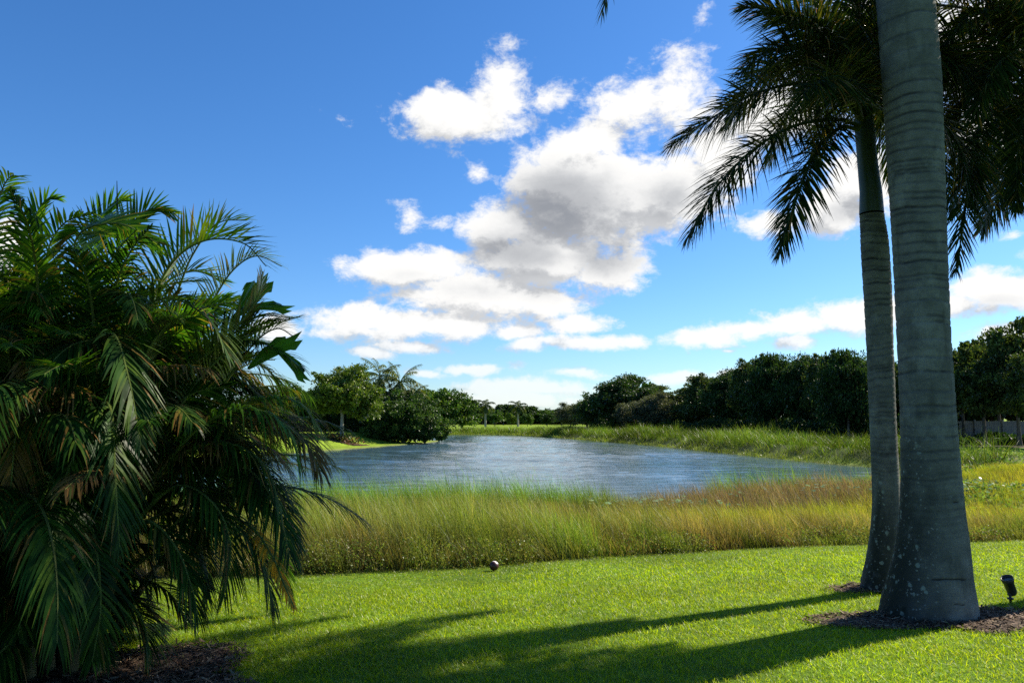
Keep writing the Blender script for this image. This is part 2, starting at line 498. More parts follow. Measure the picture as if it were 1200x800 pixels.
rng = np.random.default_rng(11)
def unit(v): return v / np.linalg.norm(v, axis=1, keepdims=True)
def palette(n, cols, p, jit=.18):
    c = np.array(cols)[rng.choice(len(cols), n, p=p)]
    return c * rng.uniform(1 - jit, 1 + jit, (n, 1)) * rng.uniform(.93, 1.07, (n, 3))

MULCH = [(3.75, 6.5, 1.2, .46), (-2.75, 4.75, 1.3, .85), (3.80, 7.98, .55, .32)]
def in_mulch(x, y, s=1.0):
    r = np.zeros(x.shape, bool)
    for (cx, cy_, rx, ry) in MULCH:
        r |= ((x - cx) / rx) ** 2 + ((y - cy_) / ry) ** 2 < (s * (1 + .18 * np.sin(np.arctan2(y - cy_, x - cx) * 5 + cx))) ** 2
    return r

# ------------------------------------------------------------------ lawn blades
def lawn_blades():
    parts = []
    for (y0, y1, dens, h0, h1, w0) in [(3.9, 6.0, 5200, .03, .062, .0050), (6.0, 8.5, 4000, .03, .06, .0060), (8.5, 15.2, 2300, .028, .055, .0088)]:
        n = int((y1 - y0) * (.73 * (y1 + y0) + 1.4) * dens * 1.0)
        y = rng.uniform(y0, y1, n); x = rng.uniform(-1, 1, n) * (.73 * y1 + .7)
        k = (np.abs(x) < .73 * y + .7) & (y < edge_y(x) + .25) & (~in_mulch(x, y, .93) | (rng.random(n) < .012))
        x, y = x[k], y[k]; n = len(x)
        base = np.stack([x, y, ground(x, y) - .006], 1)
        a = rng.uniform(0, 2 * np.pi, n); lean = rng.uniform(.1, .95, n)
        d = unit(np.stack([np.cos(a) * lean, np.sin(a) * lean, np.ones(n)], 1))
        b2 = a + rng.normal(0, .8, n); bs = rng.uniform(.1, .7, n)
        bend = np.stack([np.cos(b2) * bs, np.sin(b2) * bs, -bs * .6], 1)
        sa = a + np.pi / 2 + rng.normal(0, .7, n)
        side = np.stack([np.cos(sa), np.sin(sa), rng.normal(0, .2, n)], 1)
        clump = np.clip(1 + .25 * fnoise(x, y, .35), .5, 1.5)
        L = rng.uniform(h0, h1, n) * clump * np.where(rng.random(n) < .03, 1.5, 1)
        W = rng.uniform(.7, 1.35, n) * w0
        tone = palette(n, [(.21, .31, .004), (.31, .42, .005), (.40, .49, .007), (.42, .41, .06)], [.3, .42, .22, .06])
        e = smoothstep(-1.6, .1, y - edge_y(x) + .35 * fnoise(x, y, .9))[:, None]
        dryt = palette(n, [(.16, .22, .03), (.20, .20, .06), (.13, .20, .02)], [.5, .2, .3])
        tone = tone * (1 - e * .75) + dryt * e * .75
        tone *= (1 + .14 * fnoise(x, y, 1.4) + .16 * fnoise(x + 5, y, .32))[:, None]
        L *= (1 - .25 * e[:, 0])
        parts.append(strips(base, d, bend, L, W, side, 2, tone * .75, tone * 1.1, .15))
    A = Acc()
    for p in parts: A.add(*p)
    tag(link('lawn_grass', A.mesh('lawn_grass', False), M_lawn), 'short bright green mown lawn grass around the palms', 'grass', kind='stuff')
lawn_blades()

# ------------------------------------------------------------------ marsh grass between lawn and lake
def marsh_grass():
    A = Acc()
    n = 400000
    x = rng.uniform(-14, 34, n); y = rng.uniform(7.5, 45, n)
    # keep density high near the front, thinner behind
    ok = (y > edge_y(x) + .22 * fnoise(x, y, .7)) & (np.abs(x) < .72 * y + 2) & (x < 26)
    x, y = x[ok], y[ok]
    x2 = rng.uniform(-11, 13, 90000); y2 = edge_y(x2) + np.abs(rng.normal(0, 1.7, 90000))
    k2 = np.abs(x2) < .72 * y2 + 2
    x = np.concatenate([x, x2[k2]]); y = np.concatenate([y, y2[k2]])
    sdv = lake_sd(x, y)
    k = sdv > -.7 + .5 * fnoise(x, y, 1.1)
    x, y, sdv = x[k], y[k], sdv[k]; n = len(x)
    cell = .30
    ix = np.floor(x / cell + .8 * fnoise(x, y, .9)).astype(int); iy = np.floor(y / cell + .8 * fnoise(x + 50, y, .9)).astype(int)
    hsh = ((ix * 73856093) ^ (iy * 19349663)) & 4095
    tr = np.random.default_rng(77); th_, tl_, tb_ = tr.random(4096), tr.uniform(0, 2 * np.pi, 4096), tr.uniform(.6, 1.35, 4096)
    tcol_ = tr.random(4096); tlean = np.abs(tr.normal(0, .22, 4096))
    cxx, cyy_ = (ix + .5) * cell, (iy + .5) * cell
    edge = y - edge_y(x)
    px = 600 + x / y * 900
    cl = fnoise(x, y, 1.1); cl2 = fnoise(x + 40, y, 3.2)
    green = smoothstep(4.6, 1.2, sdv + .8 * cl) * smoothstep(770, 640, px + 40 * cl) * (y > 16)
    brown = smoothstep(7.5, 5.5, sdv) * smoothstep(700, 790, px) * (1 - smoothstep(1030, 1090, px)) * (y > 15)
    rim = smoothstep(1.3, .5, sdv + .3 * cl) * smoothstep(820, 850, px)
    tall = rng.uniform(.6, 1.12, n) * np.where(rng.random(n) < .03, 1.3, 1)
    H = .60 * tall * (1 + .24 * cl + .16 * cl2 + .14 * fnoise(x, y, .35)) * (1 - .55 * smoothstep(.5, -.05, edge))
    H *= np.interp(px, [300, 500, 700, 800, 1000, 1200], [1.15, 1.08, 1.0, .86, .76, .72])
    H = H * (1 - green) + green * 1.32 * tall
    H = H * (1 - brown) + brown * .8 * tall
    H = H * (1 - rim) + rim * 1.35 * tall
    keep = rng.random(n) < (1 - .45 * brown)
    farright = (x > 13) & (y > 20)
    H = np.where(farright, H * .7, H)
    H = H * (.62 + .62 * th_[hsh])
    a = rng.normal(2.9, 1.3, n); lean = np.abs(rng.normal(.16, .16, n))
    tl2 = tlean[hsh]
    d = unit(np.stack([np.cos(a) * lean + np.cos(tl_[hsh]) * tl2, np.sin(a) * lean + np.sin(tl_[hsh]) * tl2, np.ones(n)], 1))
    ba = a + rng.normal(0, .6, n); bs = np.abs(rng.normal(.20, .20, n)) * np.where(rng.random(n) < .08, 2.4, 1)
    bend = np.stack([np.cos(ba) * bs - .08, np.sin(ba) * bs, -bs * .55], 1)
    sa = rng.uniform(0, 2 * np.pi, n)
    side = np.stack([np.cos(sa), np.sin(sa), np.zeros(n)], 1)
    W = (.0048 + .00032 * y) * rng.uniform(.6, 1.5, n)
    ol = palette(n, [(.18, .19, .035), (.26, .20, .07), (.09, .14, .02), (.38, .31, .14), (.15, .09, .045)], [.32, .22, .26, .11, .09])
    yl = palette(n, [(.42, .42, .03), (.28, .33, .025), (.26, .2, .05)], [.45, .35, .2])
    gr = palette(n, [(.13, .30, .02), (.19, .38, .03), (.09, .20, .02)], [.45, .35, .2])
    br = palette(n, [(.20, .14, .09), (.17, .14, .07), (.14, .16, .045), (.27, .20, .13)], [.4, .25, .2, .15])
    greenish = ((tcol_[hsh] < .30) * .75)[:, None]
    ol = ol * (1 - greenish) + palette(n, [(.10, .19, .02), (.16, .25, .03)], [.5, .5]) * greenish
    yz = np.clip(smoothstep(700, 900, px) * (1 - brown) * smoothstep(1.0, 3.2, edge + .8 * cl), 0, 1)
    patch = smoothstep(.1, .7, cl2)
    bp_ = smoothstep(.0, .6, fnoise(x - 23, y * 1.6, 1.9))[:, None]
    ol = ol * (1 - .35 * bp_) + palette(n, [(.27, .19, .08), (.20, .13, .06), (.33, .26, .12)], [.4, .3, .3]) * .35 * bp_
    yz = yz * .8
    tone = ol * (1 - yz[:, None]) + yl * yz[:, None]
    tone = tone * (1 - .28 * patch[:, None]) + gr * .28 * patch[:, None] 
    tone = tone * (1 - green[:, None]) + gr * green[:, None]
    tone = tone * (1 - brown[:, None]) + br * brown[:, None]
    rm = (rim * smoothstep(.2, -.2, fnoise(x, y, 2.0)))[:, None]
    tone = tone * (1 - rm) + gr * .9 * rm
    tone *= (1 + .28 * fnoise(x + 17, y, .42) + .15 * fnoise(x, y + 9, 1.7)).clip(.5, 1.6)[:, None]
    tone *= tb_[hsh][:, None]
    base = np.stack([x, y, np.maximum(ground(x, y), WATER - .15) - .01], 1)
    sel = keep
    base, d, bend, H, W, side, tone = base[sel], d[sel], bend[sel], H[sel], W[sel], side[sel], tone[sel]
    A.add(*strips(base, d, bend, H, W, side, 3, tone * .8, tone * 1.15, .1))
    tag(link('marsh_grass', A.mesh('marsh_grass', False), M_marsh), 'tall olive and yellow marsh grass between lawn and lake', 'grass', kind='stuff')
marsh_grass()

# leafy weeds among the marsh grass
def leaf_cards(cx, size, outward=None, flat=.0, aspect=.55, tone=None):
    """leaf shaped quads (kite) at points"""
    n = len(cx)
    d = rng.normal(size=(n, 3)); d[:, 2] *= (1 - flat)
    if outward is not None: d = d * .8 + outward
    d = unit(d)
    o = rng.normal(size=(n, 3)); o[:, 2] *= (1 - flat)
    s = unit(np.cross(d, o))
    L = size[:, None]; W = L * aspect
    v = np.stack([cx, cx + d * L * .45 + s * W * .5, cx + d * L, cx + d * L * .45 - s * W * .5], 1)
    f = np.arange(n * 4).reshape(-1, 4)
    return v.reshape(-1, 3), f, np.repeat(tone, 4, axis=0)

def weeds():
    A = Acc()
    n = 24000
    x = rng.uniform(-3, 12, n); y = edge_y(x) + np.abs(rng.normal(0, .32, n)) - .12
    k = (fnoise(x, y, .6) > -.1)
    x, y = x[k], y[k]; n = len(x)
    z = ground(x, y) + rng.random(n) ** 1.3 * .28 * (1 + .5 * fnoise(x, y, .8))
    tone = palette(n, [(.12, .2, .03), (.2, .24, .06), (.25, .24, .12), (.1, .13, .03)], [.4, .3, .15, .15])
    A.add(*leaf_cards(np.stack([x, y, z], 1), rng.uniform(.015, .04, n), tone=tone))
    n = 60000   # vines and broad leaves on the far right shore
    x = rng.uniform(13, 46, n); y = rng.uniform(22, 50, n)
    sdv = lake_sd(x, y); k = (sdv > .5) & (fnoise(x, y, 2.4) > -.35) & (y > 24 + 0 * x)
    x, y = x[k], y[k]; n = len(x)
    z = ground(x, y) + rng.random(n) * (.35 + .3 * fnoise(x, y, 1.7))
    tone = palette(n, [(.15, .26, .05), (.10, .2, .03), (.22, .28, .09), (.28, .3, .15)], [.4, .3, .2, .1])
    A.add(*leaf_cards(np.stack([x, y, z], 1), rng.uniform(.07, .19, n), tone=tone, flat=.3))
    tag(link('marsh_weeds', A.mesh('marsh_weeds', False), M_marsh), 'low leafy weeds along the foot of the marsh grass', 'weeds', kind='stuff')
weeds()

# floating lily pads
def lily_pads():
    A = Acc()
    spots = [(765, 578, 120, 22), (1000, 553, 40, 26), (1150, 560, 160, 28), (880, 558, 16, 25)]
    for (px, py, n, Yc) in spots:
        c = pix(px, py, Yc)
        for i in range(n):
            x, y = c.x + rng.normal(0, 1.1), Yc + 1.5 + rng.normal(0, 1.2)
            z = max(WATER, gz(x, y)) + (.02 if lake_sd(np.array([x]), np.array([y]))[0] < 0 else rng.uniform(.3, .5))
            r = rng.uniform(.04, .09); k = 8; a0 = rng.uniform(0, 6.28)
            tl = rng.normal(0, .22, 2)
            v = [(x, y, z)] + [(x + r * math.cos(a0 + 5.9 * j / (k - 1)), y + r * math.sin(a0 + 5.9 * j / (k - 1)),
                  z + r * (tl[0] * math.cos(a0 + 5.9 * j / (k - 1)) + tl[1] * math.sin(a0 + 5.9 * j / (k - 1)))) for j in range(k)]
            f = [(0, j, j + 1, j + 2) for j in range(1, k - 1, 2)] 
            A.add(v, [q for q in f if q[3] < len(v)], np.array([.16, .24, .09]) * rng.uniform(.7, 1.4))
    o = link('lily_pads', A.mesh('lily_pads', False), leaf_material('lily_pad', transl=.15, gloss=.5, rough=.2))
    tag(o, 'round green lily pads scattered among the brown sedge', 'lily pads', kind='stuff')
lily_pads()

# ------------------------------------------------------------------ reeds on the far right bank
def bank_reeds():
    A = Acc()
    n = 420000
    x = rng.uniform(-30, 60, n); y = rng.uniform(42, 175, n)
    px = 600 + x / y * 900
    sdv = lake_sd(x, y)
    w = 9.0 + 1.5 * fnoise(x, y, 8)
    k = (px > 490) & (px < 1260) & (sdv > .0) & (sdv < w) & ((x + (y - 146) * .25 > -2) | (y > 135)) & (x > -24)
    cl = fnoise(x, y, 1.5)
    k &= (cl > -.4) | (rng.random(n) < .35)
    k &= ~((px > 1105) & (sdv > 3.5))
    x, y, sdv, cl = x[k], y[k], sdv[k], cl[k]; n = len(x)
    front = smoothstep(2.0, 1.2, sdv)
    H = (1.55 + .95 * cl + .3 * fnoise(x, y, 5)) * rng.uniform(.6, 1.1, n) * (1 - .6 * front) * np.interp(y, [45, 130, 150], [1.0, .9, .75])
    a = rng.uniform(0, 2 * np.pi, n); lean = rng.uniform(.05, .55, n)
    d = unit(np.stack([np.cos(a) * lean, np.sin(a) * lean, np.ones(n)], 1))
    bs = rng.uniform(.1, .55, n)
    bend = np.stack([np.cos(a) * bs, np.sin(a) * bs, -bs * .8], 1)
    sa = rng.uniform(0, 2 * np.pi, n)
    side = np.stack([np.cos(sa), np.sin(sa), np.zeros(n)], 1)
    W = rng.uniform(.022, .05, n) * np.interp(y, [45, 150], [.9, 1.9])
    tone = palette(n, [(.12, .22, .025), (.19, .28, .035), (.09, .16, .02), (.27, .28, .07)], [.38, .32, .2, .1])
    ft = palette(n, [(.26, .30, .06), (.20, .26, .04)], [.5, .5])
    tone = tone * (1 - front[:, None] * .7) + ft * front[:, None] * .7
    tone *= (1 + .18 * fnoise(x, y, 5))[:, None]
    dk = smoothstep(.25, -.35, fnoise(x + 31, y, 2.1))[:, None]
    tone = tone * (1 - .55 * dk)
    base = np.stack([x, y, ground(x, y) - .03], 1)
    A.add(*strips(base, d, bend, H, W, side, 3, tone * .85, tone * 1.15, .12))
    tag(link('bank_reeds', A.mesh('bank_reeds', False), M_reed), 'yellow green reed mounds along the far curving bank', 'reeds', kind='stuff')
bank_reeds()

# ------------------------------------------------------------------ mulch beds
M_mulch = principled('mulch_soil', (.075, .048, .03), .95, .1, (30, (.03, .02, .014)), (60, .8, .02))
def chip_material():
    m, t, o = mat('bark_chips')
    at = t.n.new('ShaderNodeAttribute'); at.attribute_name = 'tone'
    b = t.n.new('ShaderNodeBsdfPrincipled'); b.inputs['Roughness'].default_value = .85; b.inputs['Specular IOR Level'].default_value = .25
    t.link(at.outputs['Color'], b.inputs['Base Color']); t.link(b.outputs[0], o.inputs[0]); return m
M_chip = chip_material()
for i, (cx, cy_, rx, ry) in enumerate(MULCH):
    rr = np.linspace(0, 1, 10); aa = np.linspace(0, 2 * np.pi, 49)[:-1]
    v = []; f = []
    for r in rr:
        for a in aa:
            s = 1 + .18 * math.sin(a * 0 + 5 * math.atan2(math.sin(a) * ry, math.cos(a) * rx) + cx)
            x, y = cx + rx * s * r * math.cos(a), cy_ + ry * s * r * math.sin(a)
            v.append((x, y, gz(x, y) + .012 * (1 - r ** 4) + .006 * math.sin(13 * x) * math.sin(17 * y) - .004 * r))
    for q in range(9):
        for k in range(48): f.append((q * 48 + k, q * 48 + (k + 1) % 48, (q + 1) * 48 + (k + 1) % 48, (q + 1) * 48 + k))
    A = Acc(); A.add(v, f, (.05, .033, .022))
    n = int(9000 * rx * ry)
    a = rng.uniform(0, 6.283, n); r = np.sqrt(rng.random(n)) * 1.03
    s = 1 + .18 * np.sin(5 * np.arctan2(np.sin(a) * ry, np.cos(a) * rx) + cx)
    x, y = cx + rx * s * r * np.cos(a), cy_ + ry * s * r * np.sin(a)
    base = np.stack([x, y, ground(x, y) + .012 + rng.random(n) * .018], 1)
    ang = rng.uniform(0, 6.283, n); tilt = rng.normal(0, .25, n)
    d = unit(np.stack([np.cos(ang), np.sin(ang), tilt], 1))
    side = unit(np.cross(d, np.array([0, 0, 1.]) + rng.normal(0, .3, (n, 3))))
    tone_ = palette(n, [(.11, .065, .035), (.06, .035, .022), (.19, .13, .08), (.28, .21, .13)], [.4, .35, .17, .08])
    A.add(*strips(base, d, np.zeros((n, 3)), rng.uniform(.02, .075, n), rng.uniform(.006, .018, n), side, 1, tone_, tone_, .6))
    if i == 0:     # exposed feeder roots / straw trailing to the left of the big palm
        pass
    o_ = link('mulch_bed', A.mesh('mulch_bed', False), M_chip)
    tag(o_, ['brown bark mulch round the foot of the big palm', 'brown bark mulch beneath the leafy palm clump', 'small mulch ring at the slimmer palm foot'][i], 'mulch', kind='stuff')

# ------------------------------------------------------------------ palm fronds
def spline(pts, n):
    P = [Vector(p) for p in pts]
    P = [P[0] * 2 - P[1]] + P + [P[-1] * 2 - P[-2]]
    segs = len(P) - 3
    out = []
    for i in range(n):
        u = i / (n - 1) * segs; k = min(int(u), segs - 1); s = u - k
        a, b, c, d = P[k:k + 4]
        out.append(.5 * ((2 * b) + (c - a) * s + (2 * a - 5 * b + 4 * c - d) * s ** 2 + (-a + 3 * b - 3 * c + d) * s ** 3))
    # resample by length
    L = [0]
    for i in range(1, n): L.append(L[-1] + (out[i] - out[i - 1]).length)
    res = []
    for i in range(n):
        t_ = L[-1] * i / (n - 1)
        k = min(max(int(np.searchsorted(L, t_)) - 1, 0), n - 2)
        s = (t_ - L[k]) / max(1e-9, L[k + 1] - L[k])
        res.append(out[k].lerp(out[k + 1], s))
    return res, L[-1]

def frond_mesh(name, pts, rnd, nleaf=44, llen=.36, lwid=.024, vang=22, droop=.5, start=.16, plumose=False, tones=None, rach=(.16, .2, .05), rr=.011,
               up=None, nseg=4, tipdead=0.0, angs=(62, 24), grav=1.0, loss=0.03):
    N = 60
    P, tot = spline(pts, N)
    tones = tones or [((.035, .10, .012), .5), ((.055, .14, .016), .35), ((.12, .2, .02), .15)]
    A = Acc()
    v, f = tube(P, [rr * (1 - .85 * i / (N - 1)) + .0015 for i in range(N)], 5)
    A.add(v, f, rach)
    T = [(P[min(i + 1, N - 1)] - P[max(i - 1, 0)]).normalized() for i in range(N)]
    upv = Vector(up) if up else Vector((0, 0, 1))
    S = T[0].cross(upv)
    if S.length < .2: S = T[0].cross(Vector((0.3, -1, .2)))
    S.normalize()
    frames = []
    for i in range(N):
        S = (S - T[i] * S.dot(T[i])).normalized()
        frames.append((T[i], S.copy(), S.cross(T[i]).normalized()))
    B, Dd, Bd, Ln, Wd, Sd, T0, T1 = [], [], [], [], [], [], [], []
    for k in range(nleaf):
        for sgn in (-1, 1):
            if rnd.random() < loss: continue
            u = start + (1 - start) * ((k + rnd.uniform(-.25, .25) + .5) / nleaf)
            u = min(max(u, 0), .999)
            i = int(u * (N - 1)); fr = u * (N - 1) - i
            p = P[i].lerp(P[min(i + 1, N - 1)], fr)
            Tt, Ss, Nn = frames[i]
            w = (u - start) / (1 - start)
            prof = math.sin(math.pi * (0.12 + .83 * w)) ** .6 * (1 - .25 * w)
            a = R(angs[0] + (angs[1] - angs[0]) * w + rnd.uniform(-5, 5))
            va = R(vang + rnd.uniform(-6, 6)) if not plumose else R(rnd.choice([-38, -8, 22, 50]) + rnd.uniform(-12, 12))
            d = (Tt * math.cos(a) + (Ss * sgn * math.cos(va) + Nn * math.sin(va)) * math.sin(a)).normalized()
            sv = d.cross(Nn if not plumose else (Nn + Vector((rnd.uniform(-.6, .6), rnd.uniform(-.6, .6), rnd.uniform(-.6, .6)))))
            if sv.length < .05: sv = Tt.copy()
            sv.normalize()
            L = llen * prof * rnd.uniform(.88, 1.1)
            g = droop * rnd.uniform(.6, 1.3) * grav
            B.append(p); Dd.append(d); Ln.append(L); Wd.append(lwid * (.55 + .45 * prof) * rnd.uniform(.85, 1.1)); Sd.append(sv)
            bend = Vector((rnd.uniform(-.06, .06), rnd.uniform(-.06, .06), -g)) - d * (g * .22)
            Bd.append(bend)
            x = rnd.random(); acc = 0
            for c, pr in tones:
                acc += pr
                if x <= acc: break
            j = rnd.uniform(.82, 1.18)
            c0 = np.array(c) * j
            c1 = c0 * 1.1
            if rnd.random() < tipdead: c1 = np.array((.28, .14, .04)) * j
            T0.append(c0); T1.append(c1)
    arr = lambda q: np.array([tuple(x) for x in q])
    A.add(*strips(arr(B), arr(Dd), arr(Bd), np.array(Ln), np.array(Wd), arr(Sd), nseg, arr(T0), arr(T1), .08, .3))
    return A.mesh(name, False)

def arc_points(base, az, elev, length, droop, n=7, curl=0.0):
    """a frond that leaves base towards azimuth az (clockwise from +Y) and bends down under its weight"""
    P = [Vector(base)]; e = elev; a = az
    for i in range(n):
        s = (i + .5) / n
        e_ = elev - droop * s ** 1.25
        a = az + curl * s
        P.append(P[-1] + Vector((math.sin(a) * math.cos(e_), math.cos(a) * math.cos(e_), math.sin(e_))) * (length / n))
    return P

# ------------------------------------------------------------------ royal palms
def trunk_material():
    m, t, o = mat('royal_palm_bark')
    at = t.n.new('ShaderNodeAttribute'); at.attribute_name = 'tone'      # r: leaf-scar ring, g: moss at the foot, b: old cuts
    sp = t.n.new('ShaderNodeSeparateColor'); t.link(at.outputs['Color'], sp.inputs[0])
    tco = t.n.new('ShaderNodeTexCoord'); ob = tco.outputs['Object']
    n1 = t.noise(ob, 5, 8, .65); n2 = t.noise(ob, 40, 6, .7)
    fine = t.noise(t.vmath('MULTIPLY', ob, (1, 1, 7)), 22, 5, .7)
    base = t.mix(t.smooth(n1, .3, .7), (.095, .097, .085, 1), (.175, .175, .155, 1))
    base = t.mix(t.smooth(fine, .35, .75, 0, .55), base, (.06, .06, .048, 1))
    base = t.mix(t.math('MULTIPLY', sp.outputs[0], t.smooth(n2, .2, .65, .65, 1)), base, (.016, .016, .014, 1))
    st = t.noise(t.vmath('MULTIPLY', ob, (9, 9, .9)), 1.0, 6, .65)
    base = t.mix(t.smooth(st, .52, .72, 0, .55), base, (.05, .052, .04, 1))
    pl = t.noise(ob, 2.2, 7, .7)
    base = t.mix(t.smooth(pl, .48, .66, 0, .7), base, (.22, .225, .195, 1))
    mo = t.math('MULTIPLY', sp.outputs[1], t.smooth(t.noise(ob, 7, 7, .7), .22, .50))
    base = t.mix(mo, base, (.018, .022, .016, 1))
    def lichen(scale, lo, hi, thr):
        vo = t.n.new('ShaderNodeTexVoronoi'); vo.inputs['Scale'].default_value = scale; vo.inputs['Randomness'].default_value = 1
        wob = t.vmath('ADD', ob, t.vmath('MULTIPLY', t.noise(ob, 30, 3, .5, 0, 'Color'), (.03, .03, .03)))
        t.link(wob, vo.inputs['Vector'])
        sc = t.n.new('ShaderNodeSeparateColor'); t.link(vo.outputs['Color'], sc.inputs[0])
        pick = t.math('GREATER_THAN', sc.outputs[0], thr)
        return t.math('MULTIPLY', pick, t.smooth(t.math('MULTIPLY', vo.outputs['Distance'], 1.0), lo, hi, 1, 0))
    li = t.math('MULTIPLY', lichen(15, .2, .34, .66), t.smooth(sp.outputs[1], .12, .5))
    li2 = t.math('MULTIPLY', lichen(38, .22, .36, .72), t.smooth(sp.outputs[1], .08, .4))
    base = t.mix(t.math('MULTIPLY', li, .6), base, (.26, .31, .26, 1))
    base = t.mix(t.math('MULTIPLY', li2, .4), base, (.36, .38, .33, 1))
    base = t.mix(sp.outputs[2], base, (.012, .012, .012, 1))
    b = t.n.new('ShaderNodeBsdfPrincipled'); b.inputs['Roughness'].default_value = .88; b.inputs['Specular IOR Level'].default_value = .2
    t.link(base, b.inputs['Base Color'])
    bp = t.n.new('ShaderNodeBump'); bp.inputs['Strength'].default_value = .5; bp.inputs['Distance'].default_value = .008
    t.link(t.math('ADD', n2, t.math('MULTIPLY', fine, .8)), bp.inputs['Height']); t.link(bp.outputs[0], b.inputs['Normal'])
    t.link(b.outputs[0], o.inputs[0])
    return m
M_trunk = trunk_material()
M_shaft = principled('crownshaft_green', (.018, .036, .010), .45, .4, (4, (.035, .05, .016)), (20, .2, .004))

def royal_trunk(name, prof, parent, origin, seed, ring=.085, sides=112, moss_side=math.pi, moss_h=1.0, cuts=(), ring0=.9, rough_base=.045):
    """prof: list of (z, cx, cy, radius) in world; a lathe with leaf-scar ridges and a lumpy flared foot"""
    rnd = random.Random(seed)
    z0, z1 = prof[0][0], prof[-1][0]
    zs = []; z = z0
    while z < z1: zs.append(z); z += .009 if z < 1.2 else .012
    zs.append(z1); zs = np.array(zs)
    pz = [p[0] for p in prof]
    def cub(k):   # smooth the profile
        raw = np.interp(zs, pz, [p[k] for p in prof]); ker = np.hanning(31); ker /= ker.sum()
        pad = np.pad(raw, 15, mode='edge'); return np.convolve(pad, ker, 'valid')
    cx, cyy, rad = cub(1), cub(2), cub(3)
    rings = []; z = z0 + ring0
    while z < z1: rings.append(z); z += ring * rnd.uniform(.4, 1.6) * (1 + .35 * math.sin(z * 2.3 + seed))
    rings = np.array(rings)
    a = np.linspace(0, 2 * np.pi, sides, endpoint=False)
    ZZ, AA = np.meshgrid(zs, a, indexing='ij')
    wob = .012 * np.sin(AA + ZZ * 1.7 + seed) + .006 * np.sin(2 * AA - ZZ * 3 + seed) + .004 * np.sin(5 * AA + ZZ * 5)
    zr = ZZ + wob
    idx = np.searchsorted(rings, zr) - 1
    prev = np.where(idx >= 0, rings[np.clip(idx, 0, None)], -9)
    nxt = rings[np.clip(idx + 1, 0, len(rings) - 1)]
    below = np.abs(nxt - zr); above = np.abs(zr - prev)
    dr = np.minimum(below, above)
    strength = smoothstep(z0 + ring0, z0 + ring0 + 1.0, ZZ)
    rs = np.array([rnd.uniform(.45, 1) for _ in range(len(rings) + 1)])
    near = np.where(above < below, rs[np.clip(idx, 0, None)], rs[np.clip(idx + 1, 0, len(rings) - 1)])
    ringm = smoothstep(.019, .005, dr) * near * (.3 + .7 * strength)
    ringm *= np.clip(.75 + .6 * fnoise(AA * 2, ZZ * 9, 1.2), .25, 1)
    saw = np.clip(above / .09, 0, 1)
    rr = rad[:, None] * np.ones_like(AA)
    rr = rr + strength * (.0035 * saw - .006 * smoothstep(.012, 0, dr) * near)
    foot = np.exp(-(ZZ - z0) / .17)
    lump = fnoise(np.cos(AA) * 2.2 + seed, np.sin(AA) * 2.2 + ZZ * 2.0, .8)
    fine = fnoise(np.cos(AA) * 9 + seed, np.sin(AA) * 9 + ZZ * 9.0, 1.0)
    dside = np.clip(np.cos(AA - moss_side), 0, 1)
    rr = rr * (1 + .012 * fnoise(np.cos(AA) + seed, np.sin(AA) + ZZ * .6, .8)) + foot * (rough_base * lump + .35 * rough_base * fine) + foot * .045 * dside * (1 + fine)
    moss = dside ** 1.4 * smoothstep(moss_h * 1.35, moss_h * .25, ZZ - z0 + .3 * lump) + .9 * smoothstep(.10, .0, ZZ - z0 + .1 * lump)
    moss = np.clip(moss, 0, 1)
    cut = np.zeros_like(AA)
    for (zc, a0, a1, th) in cuts:
        cut = np.maximum(cut, smoothstep(th, th * .4, np.abs(ZZ - zc - .012 * np.sin(AA * 3))) * (AA > a0) * (AA < a1))
    rr -= cut * .008
    V = np.stack([cx[:, None] + rr * np.cos(AA), cyy[:, None] + rr * np.sin(AA), ZZ], 2).reshape(-1, 3) - np.array(origin)
    n, s = len(zs), sides
    i0 = (np.arange(n - 1)[:, None] * s + np.arange(s)[None]).ravel(); i1 = (np.arange(n - 1)[:, None] * s + ((np.arange(s) + 1) % s)[None]).ravel()
    F = np.stack([i0, i1, i1 + s, i0 + s], 1)
    return link('trunk', new_mesh('trunk', V, F, np.stack([ringm, moss, cut], 2).reshape(-1, 3)), M_trunk, parent)

def edge_prof(rows, Yd):
    out = []
    for (y, xl, xr) in rows:
        a, b = pix(xl, y, Yd), pix(xr, y, Yd)
        t1, t2 = math.atan2(a.x, Yd), math.atan2(b.x, Yd)      # tangent rays either side of a round trunk
        mid, half = (t1 + t2) / 2, (t2 - t1) / 2
        out.append((a.z, Yd * math.tan(mid), Yd, Yd / math.cos(mid) * math.sin(half)))
    return sorted(out)

ROYAL_T = [((.012, .028, .007), .5), ((.02, .042, .009), .36), ((.07, .075, .014), .14)]
def crownshaft(parent, origin, prof):
    v = []; f = []; s = 28
    for (z, cx, cyy, r) in prof:
        for k in range(s):
            a = 2 * math.pi * k / s
            rr = r * (1 + .02 * math.sin(3 * a + z * 2))
            v.append((cx + rr * math.cos(a) - origin[0], cyy + rr * math.sin(a) - origin[1], z - origin[2]))
    for i in range(len(prof) - 1):
        for k in range(s): f.append((i * s + k, i * s + (k + 1) % s, (i + 1) * s + (k + 1) % s, (i + 1) * s + k))
    return link('crownshaft', new_mesh('crownshaft', v, f), M_shaft, parent)

def royal_frond(parent, origin, pts, seed, llen=.46, nleaf=215, lwid=.023, droop=.26, dens=1):
    rnd = random.Random(seed)
    P = [Vector(p) - Vector(origin) for p in pts]
    me = frond_mesh('frond', P, rnd, nleaf=nleaf, llen=llen, lwid=lwid, droop=droop, start=.13, plumose=True, tones=ROYAL_T, rach=(.05, .075, .025),
                    rr=.022, nseg=3, tipdead=.06, angs=(70, 26), loss=.02)
    return link('frond', me, M_royal, parent)

